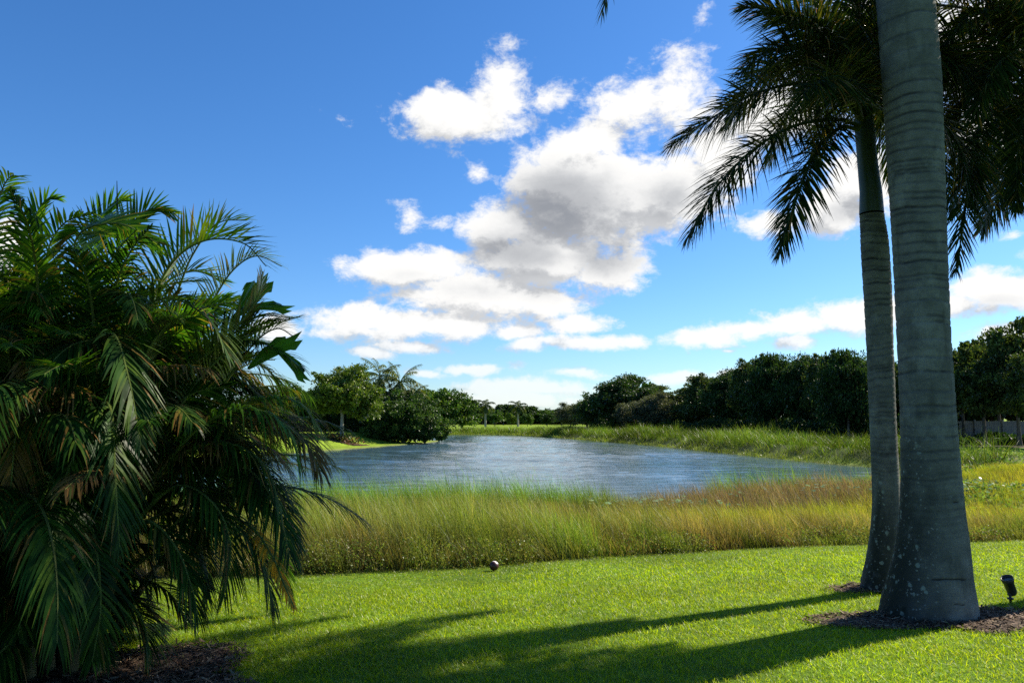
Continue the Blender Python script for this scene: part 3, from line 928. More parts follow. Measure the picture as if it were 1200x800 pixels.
# big palm
YB = 6.68
rows = [(-150, 1014, 1080), (-60, 1021, 1090), (0, 1027, 1096), (100, 1034, 1105), (200, 1040, 1108), (300, 1046, 1111), (400, 1051, 1115), (470, 1054, 1120), (520, 1055, 1124),
        (560, 1055, 1128), (600, 1054, 1132), (640, 1049, 1138), (670, 1042, 1142), (700, 1035, 1146), (722, 1031, 1148), (732, 1030, 1149)]
prof = edge_prof(rows, YB)
bx, bz = prof[0][1], gz(prof[0][1], YB)
big = empty('royal_palm', (bx, YB, bz), 'thick grey ringed palm trunk standing in front of the slimmer palm', 'palm tree', 'tall royal palms on the lawn')
prof = [(bz - .06, prof[0][1], YB, prof[0][3])] + [p for p in prof if p[0] > bz]
topz = prof[-1][0]
zc = lambda y: pix(1090, y, YB - .4).z
prof.append((topz + .5, prof[-1][1] - .02, YB, .19))
prof = [(a, b, c, r * (1 - .02 * max(0, 1 - (a - bz) / .6))) for a, b, c, r in prof]
royal_trunk('trunk', prof, big, (bx, YB, bz), 3, ring=.088, moss_side=math.pi * 1.02, moss_h=1.7,
            cuts=((zc(683), 4.25, 5.15, .008), (zc(712), 4.75, 5.0, .006), (zc(592), 4.9, 5.15, .006)), ring0=.75, rough_base=.05)
tx, tz = prof[-1][1], prof[-1][0]
crownshaft(big, (bx, YB, bz), [(tz - .02, tx, YB, .20), (tz + .2, tx, YB, .215), (tz + .7, tx - .01, YB, .17), (tz + 1.25, tx - .02, YB, .11), (tz + 1.5, tx - .02, YB, .07)])
cb = Vector((tx - .02, YB, tz + 1.25))
rnd = random.Random(5)
for k, (az, el, L, dr) in enumerate([(-95, 50, 3.3, 120), (-70, 25, 3.2, 95), (-40, 40, 3.1, 110), (-125, 30, 3.1, 110), (-10, 25, 3.0, 95), (30, 35, 3.0, 110), (70, 45, 3.1, 110),
                                     (105, 20, 3.1, 90), (140, 40, 3.1, 110), (180, 30, 3.0, 100), (-155, 50, 3.0, 110), (0, 70, 2.8, 90), (120, 72, 2.7, 80)]):
    royal_frond(big, (bx, YB, bz), arc_points(cb + Vector((0, 0, -.1 + .02 * (k % 5))), R(az), R(el), L, R(dr)), 100 + k, llen=.6)

royal_frond(big, (bx, YB, bz), [cb] + [pix(a, b, c) for a, b, c in [(985, -400, 6.1), (870, -320, 6.0), (775, -165, 5.9), (722, -40, 5.9), (706, 14, 5.9)]], 140, llen=.5)
# slimmer palm behind
YS = 7.98
rows = [(252, 1007, 1036), (275, 1008, 1041), (300, 1009, 1043), (330, 1011, 1045), (360, 1013, 1046), (400, 1015, 1047), (450, 1017, 1049), (500, 1019, 1051), (550, 1021, 1054), (590, 1022, 1056),
        (620, 1020, 1058), (650, 1016, 1060), (672, 1012, 1062), (684, 1010, 1063)]
prof = edge_prof(rows, YS)
sx, sz = prof[0][1], gz(prof[0][1], YS)
slim = empty('royal_palm', (sx, YS, sz), 'slimmer ringed palm with green crownshaft and whole crown in view', 'palm tree', 'tall royal palms on the lawn')
prof = [(sz - .06, sx, YS, prof[0][3])] + [p for p in prof if p[0] > sz]
royal_trunk('trunk', prof, slim, (sx, YS, sz), 8, ring=.058, sides=72, moss_side=math.pi * 1.22, moss_h=1.25, ring0=.8, rough_base=.04)
cs = edge_prof([(250, 1006.5, 1036.5), (225, 1007, 1034), (200, 1005, 1030), (175, 1003, 1027), (150, 1001, 1025), (125, 1001, 1021)], YS)
crownshaft(slim, (sx, YS, sz), cs)
ct = Vector((cs[-1][1], YS, cs[-1][0]))
def ppts(lst): return [pix(a, b, c) for a, b, c in lst]
sf = [
 [(1008,140,7.8),(985,112,7.7),(940,98,7.6),(880,112,7.5),(825,145,7.45),(785,172,7.4)],          # long left arch
 [(1008,148,7.8),(980,140,7.6),(930,148,7.4),(880,178,7.25),(838,222,7.15),(806,278,7.1)],        # left arch hanging lower
 [(1006,152,7.8),(985,150,7.55),(958,175,7.3),(940,215,7.15),(925,258,7.1),(914,296,7.1)],        # short hanging one
 [(1010,130,7.8),(990,85,7.7),(955,45,7.6),(910,15,7.5),(870,8,7.45)],
 [(1012,128,7.8),(1000,80,8.0),(975,25,8.2),(935,-15,8.4),(885,-30,8.5)],
 [(1012,128,7.8),(1012,70,7.7),(1005,0,7.5),(985,-60,7.2)],
 [(1012,128,7.8),(1020,70,8.0),(1045,10,8.3),(1085,-30,8.6),(1130,-50,8.8)],
 [(1014,132,7.8),(1040,95,8.0),(1080,70,8.2),(1130,75,8.4),(1170,110,8.5)],
 [(1014,135,7.8),(1045,115,8.2),(1085,120,8.7),(1125,165,9.1),(1140,230,9.3)],
 [(1014,138,7.8),(1035,120,7.6),(1070,120,7.4),(1110,150,7.25),(1135,200,7.2),(1145,250,7.2)],
 [(1010,138,7.8),(1000,110,8.4),(985,110,9.0),(965,140,9.6),(955,190,9.9)],
 [(1010,140,7.8),(1015,115,8.4),(1030,120,9.1),(1040,160,9.7),(1045,215,10.0)],
 [(1010,140,7.8),(1000,105,7.2),(975,90,6.6),(940,110,6.15)],
 [(1012,126,7.8),(985,70,7.3),(950,30,6.9),(905,15,6.6)],
 [(1012,126,7.8),(1000,75,8.4),(965,55,9.0),(920,70,9.4),(890,110,9.6)],
 [(1014,130,7.8),(1040,80,7.4),(1075,60,7.1),(1120,75,6.9),(1150,120,6.8)],
 [(1014,134,7.8),(1045,125,8.2),(1080,140,8.6),(1105,190,8.9),(1118,250,9.0)],
 [(1012,128,7.8),(1025,60,7.6),(1050,0,7.4),(1085,-40,7.2)],
 [(1012,128,7.8),(990,60,8.2),(960,0,8.6),(920,-40,9.0)],
 [(1012,135,7.8),(1050,90,7.9),(1105,70,8.0),(1160,100,8.1),(1190,150,8.1)],
 [(1008,135,7.8),(985,90,7.4),(945,60,7.1),(900,60,6.9),(868,85,6.8)],
 [(1008,140,7.8),(990,115,8.2),(955,110,8.6),(920,140,9.0),(900,190,9.2)],
 [(1008,140,7.8),(975,95,7.9),(930,75,8.1),(885,95,8.3),(850,150,8.4)],
]
for k, l in enumerate(sf):
    royal_frond(slim, (sx, YS, sz), ppts(l), 300 + k, llen=.60 if k != 2 else .50, lwid=.022)

# third palm: trunk just right of the frame, its fronds hang into the picture
xt, yt = 5.65, 7.7
zt = gz(xt, yt)
third = empty('royal_palm', (xt, yt, zt), 'palm at the right edge whose dark fronds hang into the corner', 'palm tree', 'tall royal palms on the lawn')
prof = [(zt - .05, xt, yt, .30), (zt + .25, xt, yt, .25), (zt + .8, xt + .01, yt, .19), (zt + 2, xt + .02, yt, .175), (zt + 4.1, xt + .03, yt, .17), (zt + 4.4, xt + .03, yt, .14)]
royal_trunk('trunk', prof, third, (xt, yt, zt), 15, ring=.06, sides=64, moss_side=math.pi, moss_h=.7, ring0=.8)
tz = zt + 4.4; tx = xt + .03
crownshaft(third, (xt, yt, zt), [(tz - .02, tx, yt, .15), (tz + .2, tx, yt, .155), (tz + .6, tx, yt, .12), (tz + 1.0, tx, yt, .08), (tz + 1.15, tx, yt, .05)])
c3 = Vector((tx, yt, tz + .95))
for k, (az, el, L, dr) in enumerate([(-88, 42, 2.5, 120), (-70, 62, 2.6, 105), (-105, 20, 2.3, 100), (-50, 30, 2.4, 110), (-20, 45, 2.4, 110), (15, 30, 2.4, 100), (50, 45, 2.4, 110), (90, 35, 2.4, 110),
                                     (130, 45, 2.4, 110), (170, 35, 2.4, 110), (-140, 45, 2.4, 110), (-80, 78, 2.4, 85), (60, 75, 2.2, 85), (-120, 60, 2.5, 110)]):
    royal_frond(third, (xt, yt, zt), arc_points(c3, R(az), R(el), L, R(dr)), 500 + k, llen=.52, nleaf=190)
for k, l in enumerate([
    [(1225,50,7.6),(1170,95,7.4),(1140,190,7.2),(1121,318,7.1)], [(1230,45,7.5),(1185,15,7.3),(1135,20,7.1),(1104,62,7.0)],
    [(1215,80,7.6),(1160,85,7.5),(1118,135,7.4)], [(1225,85,7.5),(1200,135,7.3),(1192,190,7.2),(1192,243,7.1)],
    [(1220,30,7.8),(1165,-15,7.8),(1108,-10,7.8)], [(1220,60,8.0),(1165,60,8.3),(1125,100,8.6),(1105,170,8.8)],
    [(1215,40,8.0),(1160,30,8.4),(1115,50,8.8),(1085,90,9.0)], [(1225,90,7.9),(1180,130,8.0),(1150,180,8.1),(1140,235,8.1)],
    [(1225,70,7.2),(1190,60,6.9),(1160,90,6.7),(1140,140,6.6)], [(1230,100,7.8),(1205,160,7.9),(1175,220,8.0),(1150,270,8.0)]]):
    royal_frond(third, (xt, yt, zt), [c3] + ppts(l), 560 + k, llen=.50, nleaf=190)

# ------------------------------------------------------------------ feather palm clump on the left
AX, AY = -2.95, 5.15
az0 = gz(AX, AY)
ar = empty('clumping_palm', (AX, AY, az0), 'dense dark clump of feathery palm fronds filling the left side', 'palm')
rnd = random.Random(21)
M_cane = principled('palm_cane', (.10, .11, .04), .6, .3, (6, (.17, .14, .06)), (30, .3, .004))
stems = []
org = Vector((AX, AY, az0))
for i in range(20):
    a = rnd.uniform(0, 2 * math.pi); r0 = rnd.uniform(.05, .42)
    b = Vector((math.cos(a) * r0, math.sin(a) * r0 * .8, -.03))
    hgt = rnd.uniform(.6, 1.75); out = rnd.uniform(.1, .55)
    pts = [b, b + Vector((math.cos(a) * out * .25, math.sin(a) * out * .25, hgt * .4)), b + Vector((math.cos(a) * out, math.sin(a) * out, hgt))]
    P, _ = spline(pts, 16)
    v, f = tube(P, [.032 * (1 - .35 * k / 15) + (.003 if k % 3 == 0 else 0) for k in range(16)], 9)
    link('stem', new_mesh('stem', v, f), M_cane, ar)
    stems.append((P[-1], a))
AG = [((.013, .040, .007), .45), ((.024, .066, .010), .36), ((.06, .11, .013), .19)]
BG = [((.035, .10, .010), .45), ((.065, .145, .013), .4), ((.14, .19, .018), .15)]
BR = [((.12, .075, .03), .5), ((.20, .12, .04), .3), ((.06, .08, .02), .2)]
OR = [((.75, .30, .02), .6), ((.45, .28, .04), .4)]
cnt = 0
for (tip, a) in stems:
    for j in range(4 if len(stems) and (tip.z > 1.0) else 3):
        azm = math.pi / 2 - a + rnd.uniform(-1.1, 1.1)
        el = R(rnd.uniform(20, 78)); L = rnd.uniform(1.15, 1.65)
        pts = arc_points(tip + Vector((0, 0, -.05 * j)), azm, el, L, R(rnd.uniform(60, 118)), curl=rnd.uniform(-.4, .4))
        if tip.z < .9 and math.sin(azm) > .7: continue
        zmin = min(p.z for p in pts)
        if zmin < -.02:
            pts = [Vector((p.x, p.y, max(p.z, .05 + .02 * rnd.random()))) for p in pts]
        top = max(p.z for p in pts)
        tn = BR if rnd.random() < .12 else AG
        me = frond_mesh('frond', pts, rnd, nleaf=62, llen=rnd.uniform(.32, .44), lwid=.0195, vang=rnd.uniform(12, 34), droop=rnd.uniform(.35, .75), tones=tn,
                        rach=(.13, .15, .04), tipdead=.08)
        link('frond', me, M_areca, ar); cnt += 1
# fronds seen against the sky and the lawn, each where the photograph shows one: (pixel, pixel, distance) along the midrib
hero = [
 # top fans
 ([(130,470,5.2),(110,380,5.1),(88,310,5.0),(95,272,4.9),(140,262,4.8),(185,285,4.7)], BG, 34, .40, .034, 48, .10),
 ([(60,460,5.3),(55,370,5.2),(55,300,5.1),(75,262,5.0),(110,250,4.9)], BG, 30, .40, .034, 40, .12),
 ([(150,450,5.2),(172,370,5.1),(200,310,5.0),(240,282,4.9),(285,285,4.8),(312,312,4.75)], BG, 36, .40, .028, 50, .12),
 ([(120,480,5.4),(150,400,5.4),(185,340,5.5),(225,318,5.6),(262,330,5.7)], BG, 34, .38, .026, 40, .2),
 ([(-40,430,4.9),(-30,330,4.8),(-12,260,4.7),(6,215,4.6),(16,205,4.55)], BG, 34, .40, .026, 10, .35),
 ([(-60,420,4.7),(-60,350,4.7),(-30,320,4.6),(20,330,4.5),(60,370,4.4)], BG, 32, .36, .026, 25, .4),
 ([(30,480,5.1),(60,380,5.0),(110,330,4.9),(165,330,4.8),(200,365,4.7)], AG, 36, .38, .028, 35, .25),
 ([(90,470,4.9),(130,390,4.8),(190,350,4.7),(240,370,4.6),(270,420,4.5)], AG, 38, .38, .028, 30, .3),
 ([(110,420,5.3),(128,330,5.3),(150,270,5.3),(176,245,5.3),(205,250,5.3)], BG, 34, .36, .028, 45, .1),
 ([(160,430,5.3),(200,360,5.3),(225,300,5.3),(255,262,5.3),(290,258,5.3)], BG, 34, .36, .028, 42, .15),
 ([(90,420,5.4),(100,330,5.4),(112,270,5.4),(130,240,5.4),(150,232,5.4)], BG, 34, .34, .028, 45, .1),
 ([(200,440,5.4),(240,370,5.4),(270,320,5.4),(300,300,5.4),(330,312,5.4)], BG, 34, .32, .026, 40, .25),
 ([(20,420,5.4),(28,330,5.4),(36,270,5.4),(52,236,5.4),(70,232,5.4)], BG, 34, .34, .028, 45, .15),
 ([(230,500,5.1),(270,440,5.1),(300,400,5.1),(325,385,5.1),(345,395,5.1)], BG, 34, .32, .024, 35, .3),
 # right hand fans over the water and sky
 ([(150,520,5.2),(200,450,5.1),(250,400,5.0),(300,372,4.9),(342,372,4.85)], AG, 40, .36, .026, 30, .3),
 ([(170,540,5.2),(220,470,5.2),(270,430,5.2),(320,412,5.1),(352,430,5.0)], AG, 40, .36, .026, 28, .35),
 ([(160,500,5.0),(210,440,4.9),(262,400,4.8),(300,352,4.8),(308,318,4.8)], AG, 34, .30, .03, 12, .1),
 ([(190,560,5.1),(240,500,5.0),(295,470,4.95),(345,470,4.9),(372,500,4.85)], BG, 40, .38, .024, 22, .6),
 ([(180,560,4.8),(235,500,4.7),(290,478,4.65),(335,500,4.6),(352,545,4.6)], BG, 38, .36, .024, 20, .7),
 ([(160,580,4.9),(215,530,4.8),(270,520,4.7),(310,545,4.65),(330,600,4.6)], AG, 38, .36, .024, 20, .6),
 ([(170,600,5.3),(230,560,5.3),(285,560,5.3),(330,590,5.2),(352,640,5.2)], AG, 36, .34, .026, 18, .4),
 ([(190,600,5.1),(250,580,5.0),(300,590,5.0),(335,620,5.0),(350,660,5.0)], AG, 30, .32, .03, 12, .3),
 # bottom right, hanging
 ([(150,620,4.8),(205,570,4.7),(250,590,4.6),(270,640,4.55),(262,700,4.5)], AG, 38, .34, .024, 14, .5),
 ([(180,640,4.9),(225,600,4.8),(270,610,4.75),(305,650,4.7),(322,715,4.7)], AG, 38, .32, .024, 14, .6),
 ([(130,640,4.6),(170,610,4.5),(205,640,4.45),(225,690,4.4),(232,725,4.4)], AG, 34, .32, .024, 16, .5),
 ([(90,640,4.5),(100,600,4.4),(112,640,4.3),(118,710,4.3),(108,775,4.3)], AG, 34, .30, .026, 16, .4),
 ([(40,620,4.4),(45,560,4.3),(60,560,4.2),(75,620,4.15),(70,700,4.15)], AG, 38, .34, .026, 18, .4),
 ([(140,680,4.9),(180,650,4.8),(215,670,4.75),(245,690,4.7)], AG, 30, .26, .03, 10, .2),
 # big dark frond facing the camera
 ([(60,500,4.7),(90,420,4.5),(130,390,4.3),(150,440,4.15),(165,520,4.1)], AG, 44, .36, .028, 20, .35),
 ([(0,500,4.5),(20,420,4.3),(40,410,4.2),(20,500,4.1),(10,600,4.1)], BR, 44, .34, .022, 16, .5),
 ([(100,560,4.5),(110,480,4.3),(130,480,4.2),(135,560,4.1),(140,640,4.1)], AG, 42, .34, .026, 18, .4),
 # tinted ones
 ([(180,560,5.0),(230,520,4.95),(270,530,4.9),(300,570,4.9)], BR, 34, .32, .022, 16, .4),
 ([(260,600,5.0),(295,618,4.8),(318,650,4.65),(333,685,4.55),(345,712,4.5)], OR, 26, .13, .026, 10, .5),
]
for (l, tn, nl, ll, lw, va, dr) in hero:
    pts = [p - org for p in ppts(l)]
    me = frond_mesh('frond', pts, rnd, nleaf=int(nl * 1.3), llen=ll, lwid=lw * .8, vang=va, droop=dr, tones=tn, rach=(.15, .19, .05), tipdead=.1 if tn is not OR else 0, start=.22)
    fo = link('frond', me, M_areca, ar); cnt += 1
    if tn is OR: fo['label'] = 'dead orange frond tip'
def join_meshes(name, ms):
    A = Acc()
    for m in ms:
        n = len(m.vertices); co = np.empty(n * 3, np.float32); m.vertices.foreach_get('co', co)
        fi = np.empty(len(m.polygons) * 4, np.int32); m.loops.foreach_get('vertex_index', fi)
        c = np.empty(n * 4, np.float32); m.color_attributes['tone'].data.foreach_get('color', c)
        A.add(co.reshape(-1, 3), fi.reshape(-1, 4), c.reshape(-1, 4)[:, :3]); bpy.data.meshes.remove(m)
    return A.mesh(name, False)
inner = []
for i in range(80):     # low skirt of fronds towards the near and left side
    b = Vector((rnd.uniform(-1.0, .15), rnd.uniform(-.55, .2), rnd.uniform(.25, 1.15)))
    pts = arc_points(b, math.pi + rnd.uniform(-1.25, 1.0), R(rnd.uniform(10, 60)), rnd.uniform(.7, 1.0), R(rnd.uniform(80, 140)), curl=rnd.uniform(-.4, .4))
    pts = [Vector((p.x, p.y, max(p.z, .05 + .03 * rnd.random()))) for p in pts]
    inner.append(frond_mesh('frond', pts, rnd, nleaf=46, llen=rnd.uniform(.26, .36), lwid=.02, vang=rnd.uniform(8, 26), droop=rnd.uniform(.35, .7), tones=AG, nseg=3, tipdead=.06))
for i in range(120):
    a = rnd.uniform(0, 2 * math.pi); rr_ = rnd.uniform(0, .95)
    b = Vector((math.cos(a) * rr_ - .1, math.sin(a) * rr_ * .7, rnd.uniform(1.2, 2.0) - .25 * max(0, math.cos(a)) * rr_))
    pts = arc_points(b, math.pi / 2 - a + rnd.uniform(-.8, .8), R(rnd.uniform(58, 88)), rnd.uniform(.9, 1.3), R(rnd.uniform(60, 115)), curl=rnd.uniform(-.5, .5))
    inner.append(frond_mesh('frond', pts, rnd, nleaf=50, llen=rnd.uniform(.28, .38), lwid=.018, vang=rnd.uniform(20, 40), droop=rnd.uniform(.15, .45), tones=BG if rnd.random() < .6 else AG, nseg=3, tipdead=.08))
for i in range(230):
    a = rnd.uniform(0, 2 * math.pi); rr_ = rnd.uniform(0, .75)
    hb = rnd.uniform(.15, 2.0)
    if math.cos(a) > .2 and hb < 1.0: rr_ *= .5; a += math.pi * rnd.uniform(.2, .9)
    b = Vector((math.cos(a) * rr_ * 1.1 - (.25 if hb < 1.1 else 0), math.sin(a) * rr_ * .7, hb))
    azm = math.pi / 2 - a + rnd.uniform(-1.3, 1.3)
    pts = arc_points(b, azm, R(rnd.uniform(0, 65)), rnd.uniform(.8, 1.25), R(rnd.uniform(70, 140)), curl=rnd.uniform(-.5, .5))
    pts = [Vector((p.x, p.y, max(p.z, .06 + .03 * rnd.random()))) for p in pts]
    inner.append(frond_mesh('frond', pts, rnd, nleaf=50, llen=rnd.uniform(.28, .38), lwid=.020, vang=rnd.uniform(8, 30), droop=rnd.uniform(.35, .75),
                            tones=BR if rnd.random() < .06 else AG, nseg=3, tipdead=.08))
tag(link('inner_fronds', join_meshes('inner_fronds', inner), M_areca, ar), kind='stuff')
# unopened spear
P = [p - org for p in ppts([(138, 330, 5.1), (138, 270, 5.1), (137, 212, 5.1)])]
v, f = tube(P, [.012, .010, .002], 8)
link('spear_leaf', new_mesh('spear_leaf', v, f, np.tile([.03, .05, .012], (len(v), 1))), M_areca, ar)
# broad unsplit fan tips
def fan_blade(pa, pb, w, Yd, seed):
    r_ = random.Random(seed); a, b_ = pix(*pa, Yd) - org, pix(*pb, Yd) - org
    d = b_ - a; L = d.length; d.normalize(); s = d.cross(Vector((0, 1, 0))).normalized()
    v = []; f = []; m = 12
    for i in range(m + 1):
        u = i / m
        ww = w * (.12 + .88 * min(1, u / .85) ** .8)
        for j in range(7):
            q = j / 6 - .5
            tipj = ((.07 * ((j % 2) * 2 - 1) - .5 * abs(q) - .25 * q) * L * max(0, (u - .7) / .3))
            v.append(a + d * (L * u + tipj) + s * (q * 2 * ww) + Vector((0, .03 * abs(q) + .006 * ((j % 2) * 2 - 1), -.05 * u * u)))
    for i in range(m):
        for j in range(6): k = i * 7 + j; f.append((k, k + 1, k + 8, k + 7))
    v = np.array([tuple(x) for x in v])
    link('leaf_blade', new_mesh('leaf_blade', v, f, np.tile([.05, .14, .016], (len(v), 1)), False), M_areca, ar)
fan_blade((276, 372), (312, 314), .085, 4.9, 1)
fan_blade((280, 362), (342, 350), .04, 4.9, 2)
fan_blade((290, 432), (350, 382), .07, 5.0, 3)
fan_blade((318, 405), (362, 436), .045, 5.0, 4)

# ------------------------------------------------------------------ broadleaf trees
def crown_mesh(name, lobes, nleaf, leaf, tones, probs, seed, clump=.9, core=True, nclump=None, ragged=.75):
    """lobes: (x,y,z,rx,ry,rz); leaves gathered in clumps spread over the lobes"""
    global rng
    keep = rng; rng = np.random.default_rng(seed)
    L = np.array(lobes, float)
    vol = (L[:, 3] * L[:, 4] * L[:, 5]) ** (2 / 3)
    nclump = nclump or int(60 * len(lobes))
    which = rng.choice(len(L), nclump, p=vol / vol.sum())
    d = unit(rng.normal(size=(nclump, 3))); d[:, 2] = np.where(d[:, 2] < -.35, -d[:, 2] * .5, d[:, 2]); d = unit(d)
    rad = rng.uniform(.62, 1.0 + ragged * .6, nclump)[:, None]
    cc = L[which, :3] + d * L[which, 3:] * rad
    cs = clump * rng.uniform(.35, 1.35, nclump)
    pick = rng.integers(0, nclump, nleaf)
    off = rng.normal(size=(nleaf, 3)); off = unit(off) * (rng.random((nleaf, 1)) ** .45)
    off[:, 2] *= .62
    p = cc[pick] + off * cs[pick][:, None]
    tone = palette(nleaf, tones, probs, .2) * (1 + .22 * rng.normal(size=(nclump, 1)))[pick].clip(.55, 1.6)
    outw = unit(off + d[pick] * .7 + np.array([0, 0, -.25])) * .6
    A = Acc()
    A.add(*leaf_cards(p, leaf * rng.uniform(.6, 1.4, nleaf), outward=outw, tone=tone, aspect=.62))
    # inner foliage so that the crown is not hollow
    n2 = nleaf // 4
    w2 = rng.choice(len(L), n2, p=vol / vol.sum())
    q = unit(rng.normal(size=(n2, 3))) * rng.uniform(.2, .8, (n2, 1))
    A.add(*leaf_cards(L[w2, :3] + q * L[w2, 3:], leaf * 1.9 * rng.uniform(.7, 1.3, n2), tone=palette(n2, tones, probs, .2), aspect=.8))
    rng = keep
    return A.mesh(name, False)

def limb_mesh(h, r, limbs, seed, lean=(0, 0), fork=.45):
    rnd = random.Random(seed); A = Acc()
    def add(pts, r0, r1, s=8):
        P, _ = spline(pts, 9)
        v, f = tube(P, [r0 + (r1 - r0) * (k / 8) + (r0 * .5 * math.exp(-k * 1.6) if s == 10 else 0) for k in range(9)], s)
        A.add(v, f, (.1, .1, .1))
    top = Vector((lean[0], lean[1], h * .75))
    add([Vector((0, 0, -.15)), Vector((lean[0] * .3, lean[1] * .3, h * .35)), top], r, r * .35, 10)
    for (x, y, z) in limbs:
        s = rnd.uniform(fork * .6, fork)
        b = Vector((lean[0] * s, lean[1] * s, h * s))
        m = b.lerp(Vector((x, y, z)), .5) + Vector((0, 0, .12 * h * rnd.uniform(.2, 1)))
        add([b, m, Vector((x, y, z))], r * .45, r * .1, 6)
    return A.mesh('trunk')

G_DARK = ([(.022, .05, .014), (.034, .07, .018), (.055, .095, .025)], [.45, .38, .17])
G_MID = ([(.035, .08, .014), (.06, .12, .02), (.11, .17, .03)], [.35, .4, .25])
G_LITE = ([(.045, .09, .014), (.085, .14, .02), (.16, .21, .03)], [.3, .4, .3])
G_GREY = ([(.06, .075, .04), (.09, .10, .055), (.13, .13, .08)], [.4, .4, .2])

def place_tree(name, label, cat, x, y, crown, trunk, bark=None, group=None, scale=(1, 1, 1), rz=0, z=None, leafmat=None):
    o = empty(name, (x, y, (gz(x, y) if z is None else z)), label, cat, group, rz)
    o.scale = scale
    link('trunk', trunk, bark or M_bark, o)
    link('crown', crown, leafmat or M_leaf, o)
    return o

def at_px(px, Yd): return (px - 600) / 900 * Yd

def random_lobes(w, h, base, n, seed, flat=.6, prof='round'):
    rnd = random.Random(seed); out = []
    for i in range(n):
        a = 2 * math.pi * i / n * 2.4 + rnd.uniform(-.5, .5); u = (i + .5) / n
        zz = base + (h - base) * (.18 + .68 * u)
        wid = w * .5 * (math.sin(math.pi * (.22 + .66 * u)) if prof == 'round' else (1 - .62 * u))
        r = wid * rnd.uniform(.35, .62)
        rr = max(.15 * w, wid * rnd.uniform(.5, .72))
        out.append((math.cos(a) * r, math.sin(a) * r, min(zz, h - rr * flat * .9), rr, rr, rr * flat))
    for i in range(6):      # small boughs that break the outline
        a = rnd.uniform(0, 6.28); u = rnd.uniform(.35, 1.0)
        wid = w * .5 * (math.sin(math.pi * (.22 + .62 * u)) if prof == 'round' else (1 - .62 * u))
        r = w * rnd.uniform(.06, .12)
        out.append((math.cos(a) * wid * 1.02, math.sin(a) * wid * 1.02, base + (h - base) * (.2 + .78 * u), r, r, r * .8))
    return out

# left bank: broad feathery tree with slender trunk
Yt = 92
lob = random_lobes(7.6, 8.6, 2.2, 9, 41, .62)
lob += [(2.6, 0, 3.2, 1.7, 1.7, 1.3), (-2.4, .5, 4.2, 1.9, 1.9, 1.6), (3.0, -.5, 5.2, 1.5, 1.5, 1.2), (0, 1, 5, 2.4, 2.2, 2.2)]
place_tree('broadleaf_tree', 'round light green tree with slender pale trunk on the left bank lawn', 'tree', at_px(402, Yt), Yt,
           crown_mesh('crown', lob, 30000, .23, *G_LITE, 1, clump=.75, nclump=420), limb_mesh(8.0, .26, [(l[0], l[1], l[2]) for l in lob[:9]], 2), M_palebark)
# dark hedge trees behind it
for k, (px, Yd, w, h, seed, lab) in enumerate([
    (338, 114, 9, 6.2, 64, 'dark tree far left, half hidden by the palm clump'),
    (312, 110, 8, 4.6, 65, 'low dark bushy tree leftmost behind the palm clump'),
    (392, 116, 9, 5.4, 66, 'dark tree directly behind the pale slender trunk'),
    (372, 104, 6, 5.0, 61, 'low dark tree peeping from behind the palm clump fronds'),
    (428, 106, 8, 6.2, 62, 'dark bushy tree behind the round light green tree'),
    (462, 108, 8, 6.8, 63, 'dark leafy tree below the coconut palms')]):
    lob = random_lobes(w, h, .4, 9, seed, .7)
    place_tree('dark_tree', lab, 'tree', at_px(px, Yd), Yd, crown_mesh('crown', lob, 16000, .26, *G_DARK, seed, clump=.8, nclump=300), limb_mesh(h * .8, .22, [(l[0], l[1], l[2]) for l in lob[:4]], seed))
hg = Acc(); n = 26000
px_ = rng.uniform(296, 470, n); yb_ = rng.uniform(103, 107, n); x_ = (px_ - 600) / 900 * yb_
hh_ = 2.6 + .8 * fnoise(x_, yb_, 2.2)
hg.add(*leaf_cards(np.stack([x_, yb_, ground(x_, yb_) + rng.random(n) * hh_], 1) - np.array([-22., 105, 0]), rng.uniform(.18, .4, n), tone=palette(n, *G_DARK, .3)))
tag(link('hedge', hg.mesh('hedge', False), M_leaf, None, (-22, 105, 0)), 'long dark hedge closing the left bank lawn behind the trees', 'hedge')
# rounded water-side tree leaning over the lake
Yt = 100
lob = [(0, 0, 2.9, 3.4, 3.2, 2.6), (2.2, -.5, 2.5, 2.8, 2.6, 2.1), (-2.2, .3, 2.7, 2.6, 2.4, 2.2), (4.2, -.8, 1.7, 1.7, 1.7, 1.5), (1.0, 0, 4.2, 2.4, 2.2, 1.3), (-3.6, .5, 1.7, 1.8, 1.8, 1.6), (4.9, -1, 1.0, .9, 1, .8), (0, 0, 1.2, 3.6, 3, 1.4), (-3, .5, 1.0, 2.6, 2.4, 1.2), (2.8, -.3, 1.1, 2.0, 2, 1.1)]
place_tree('waterside_tree', 'glossy rounded tree leaning over the water at the grassy point', 'tree', at_px(474, Yt), Yt,
           crown_mesh('crown', lob, 30000, .24, [(.03, .07, .014), (.05, .10, .02), (.10, .15, .035)], [.4, .4, .2], 9, clump=.6, nclump=420), limb_mesh(3.4, .28, [(l[0], l[1], l[2]) for l in lob], 9, fork=.3))

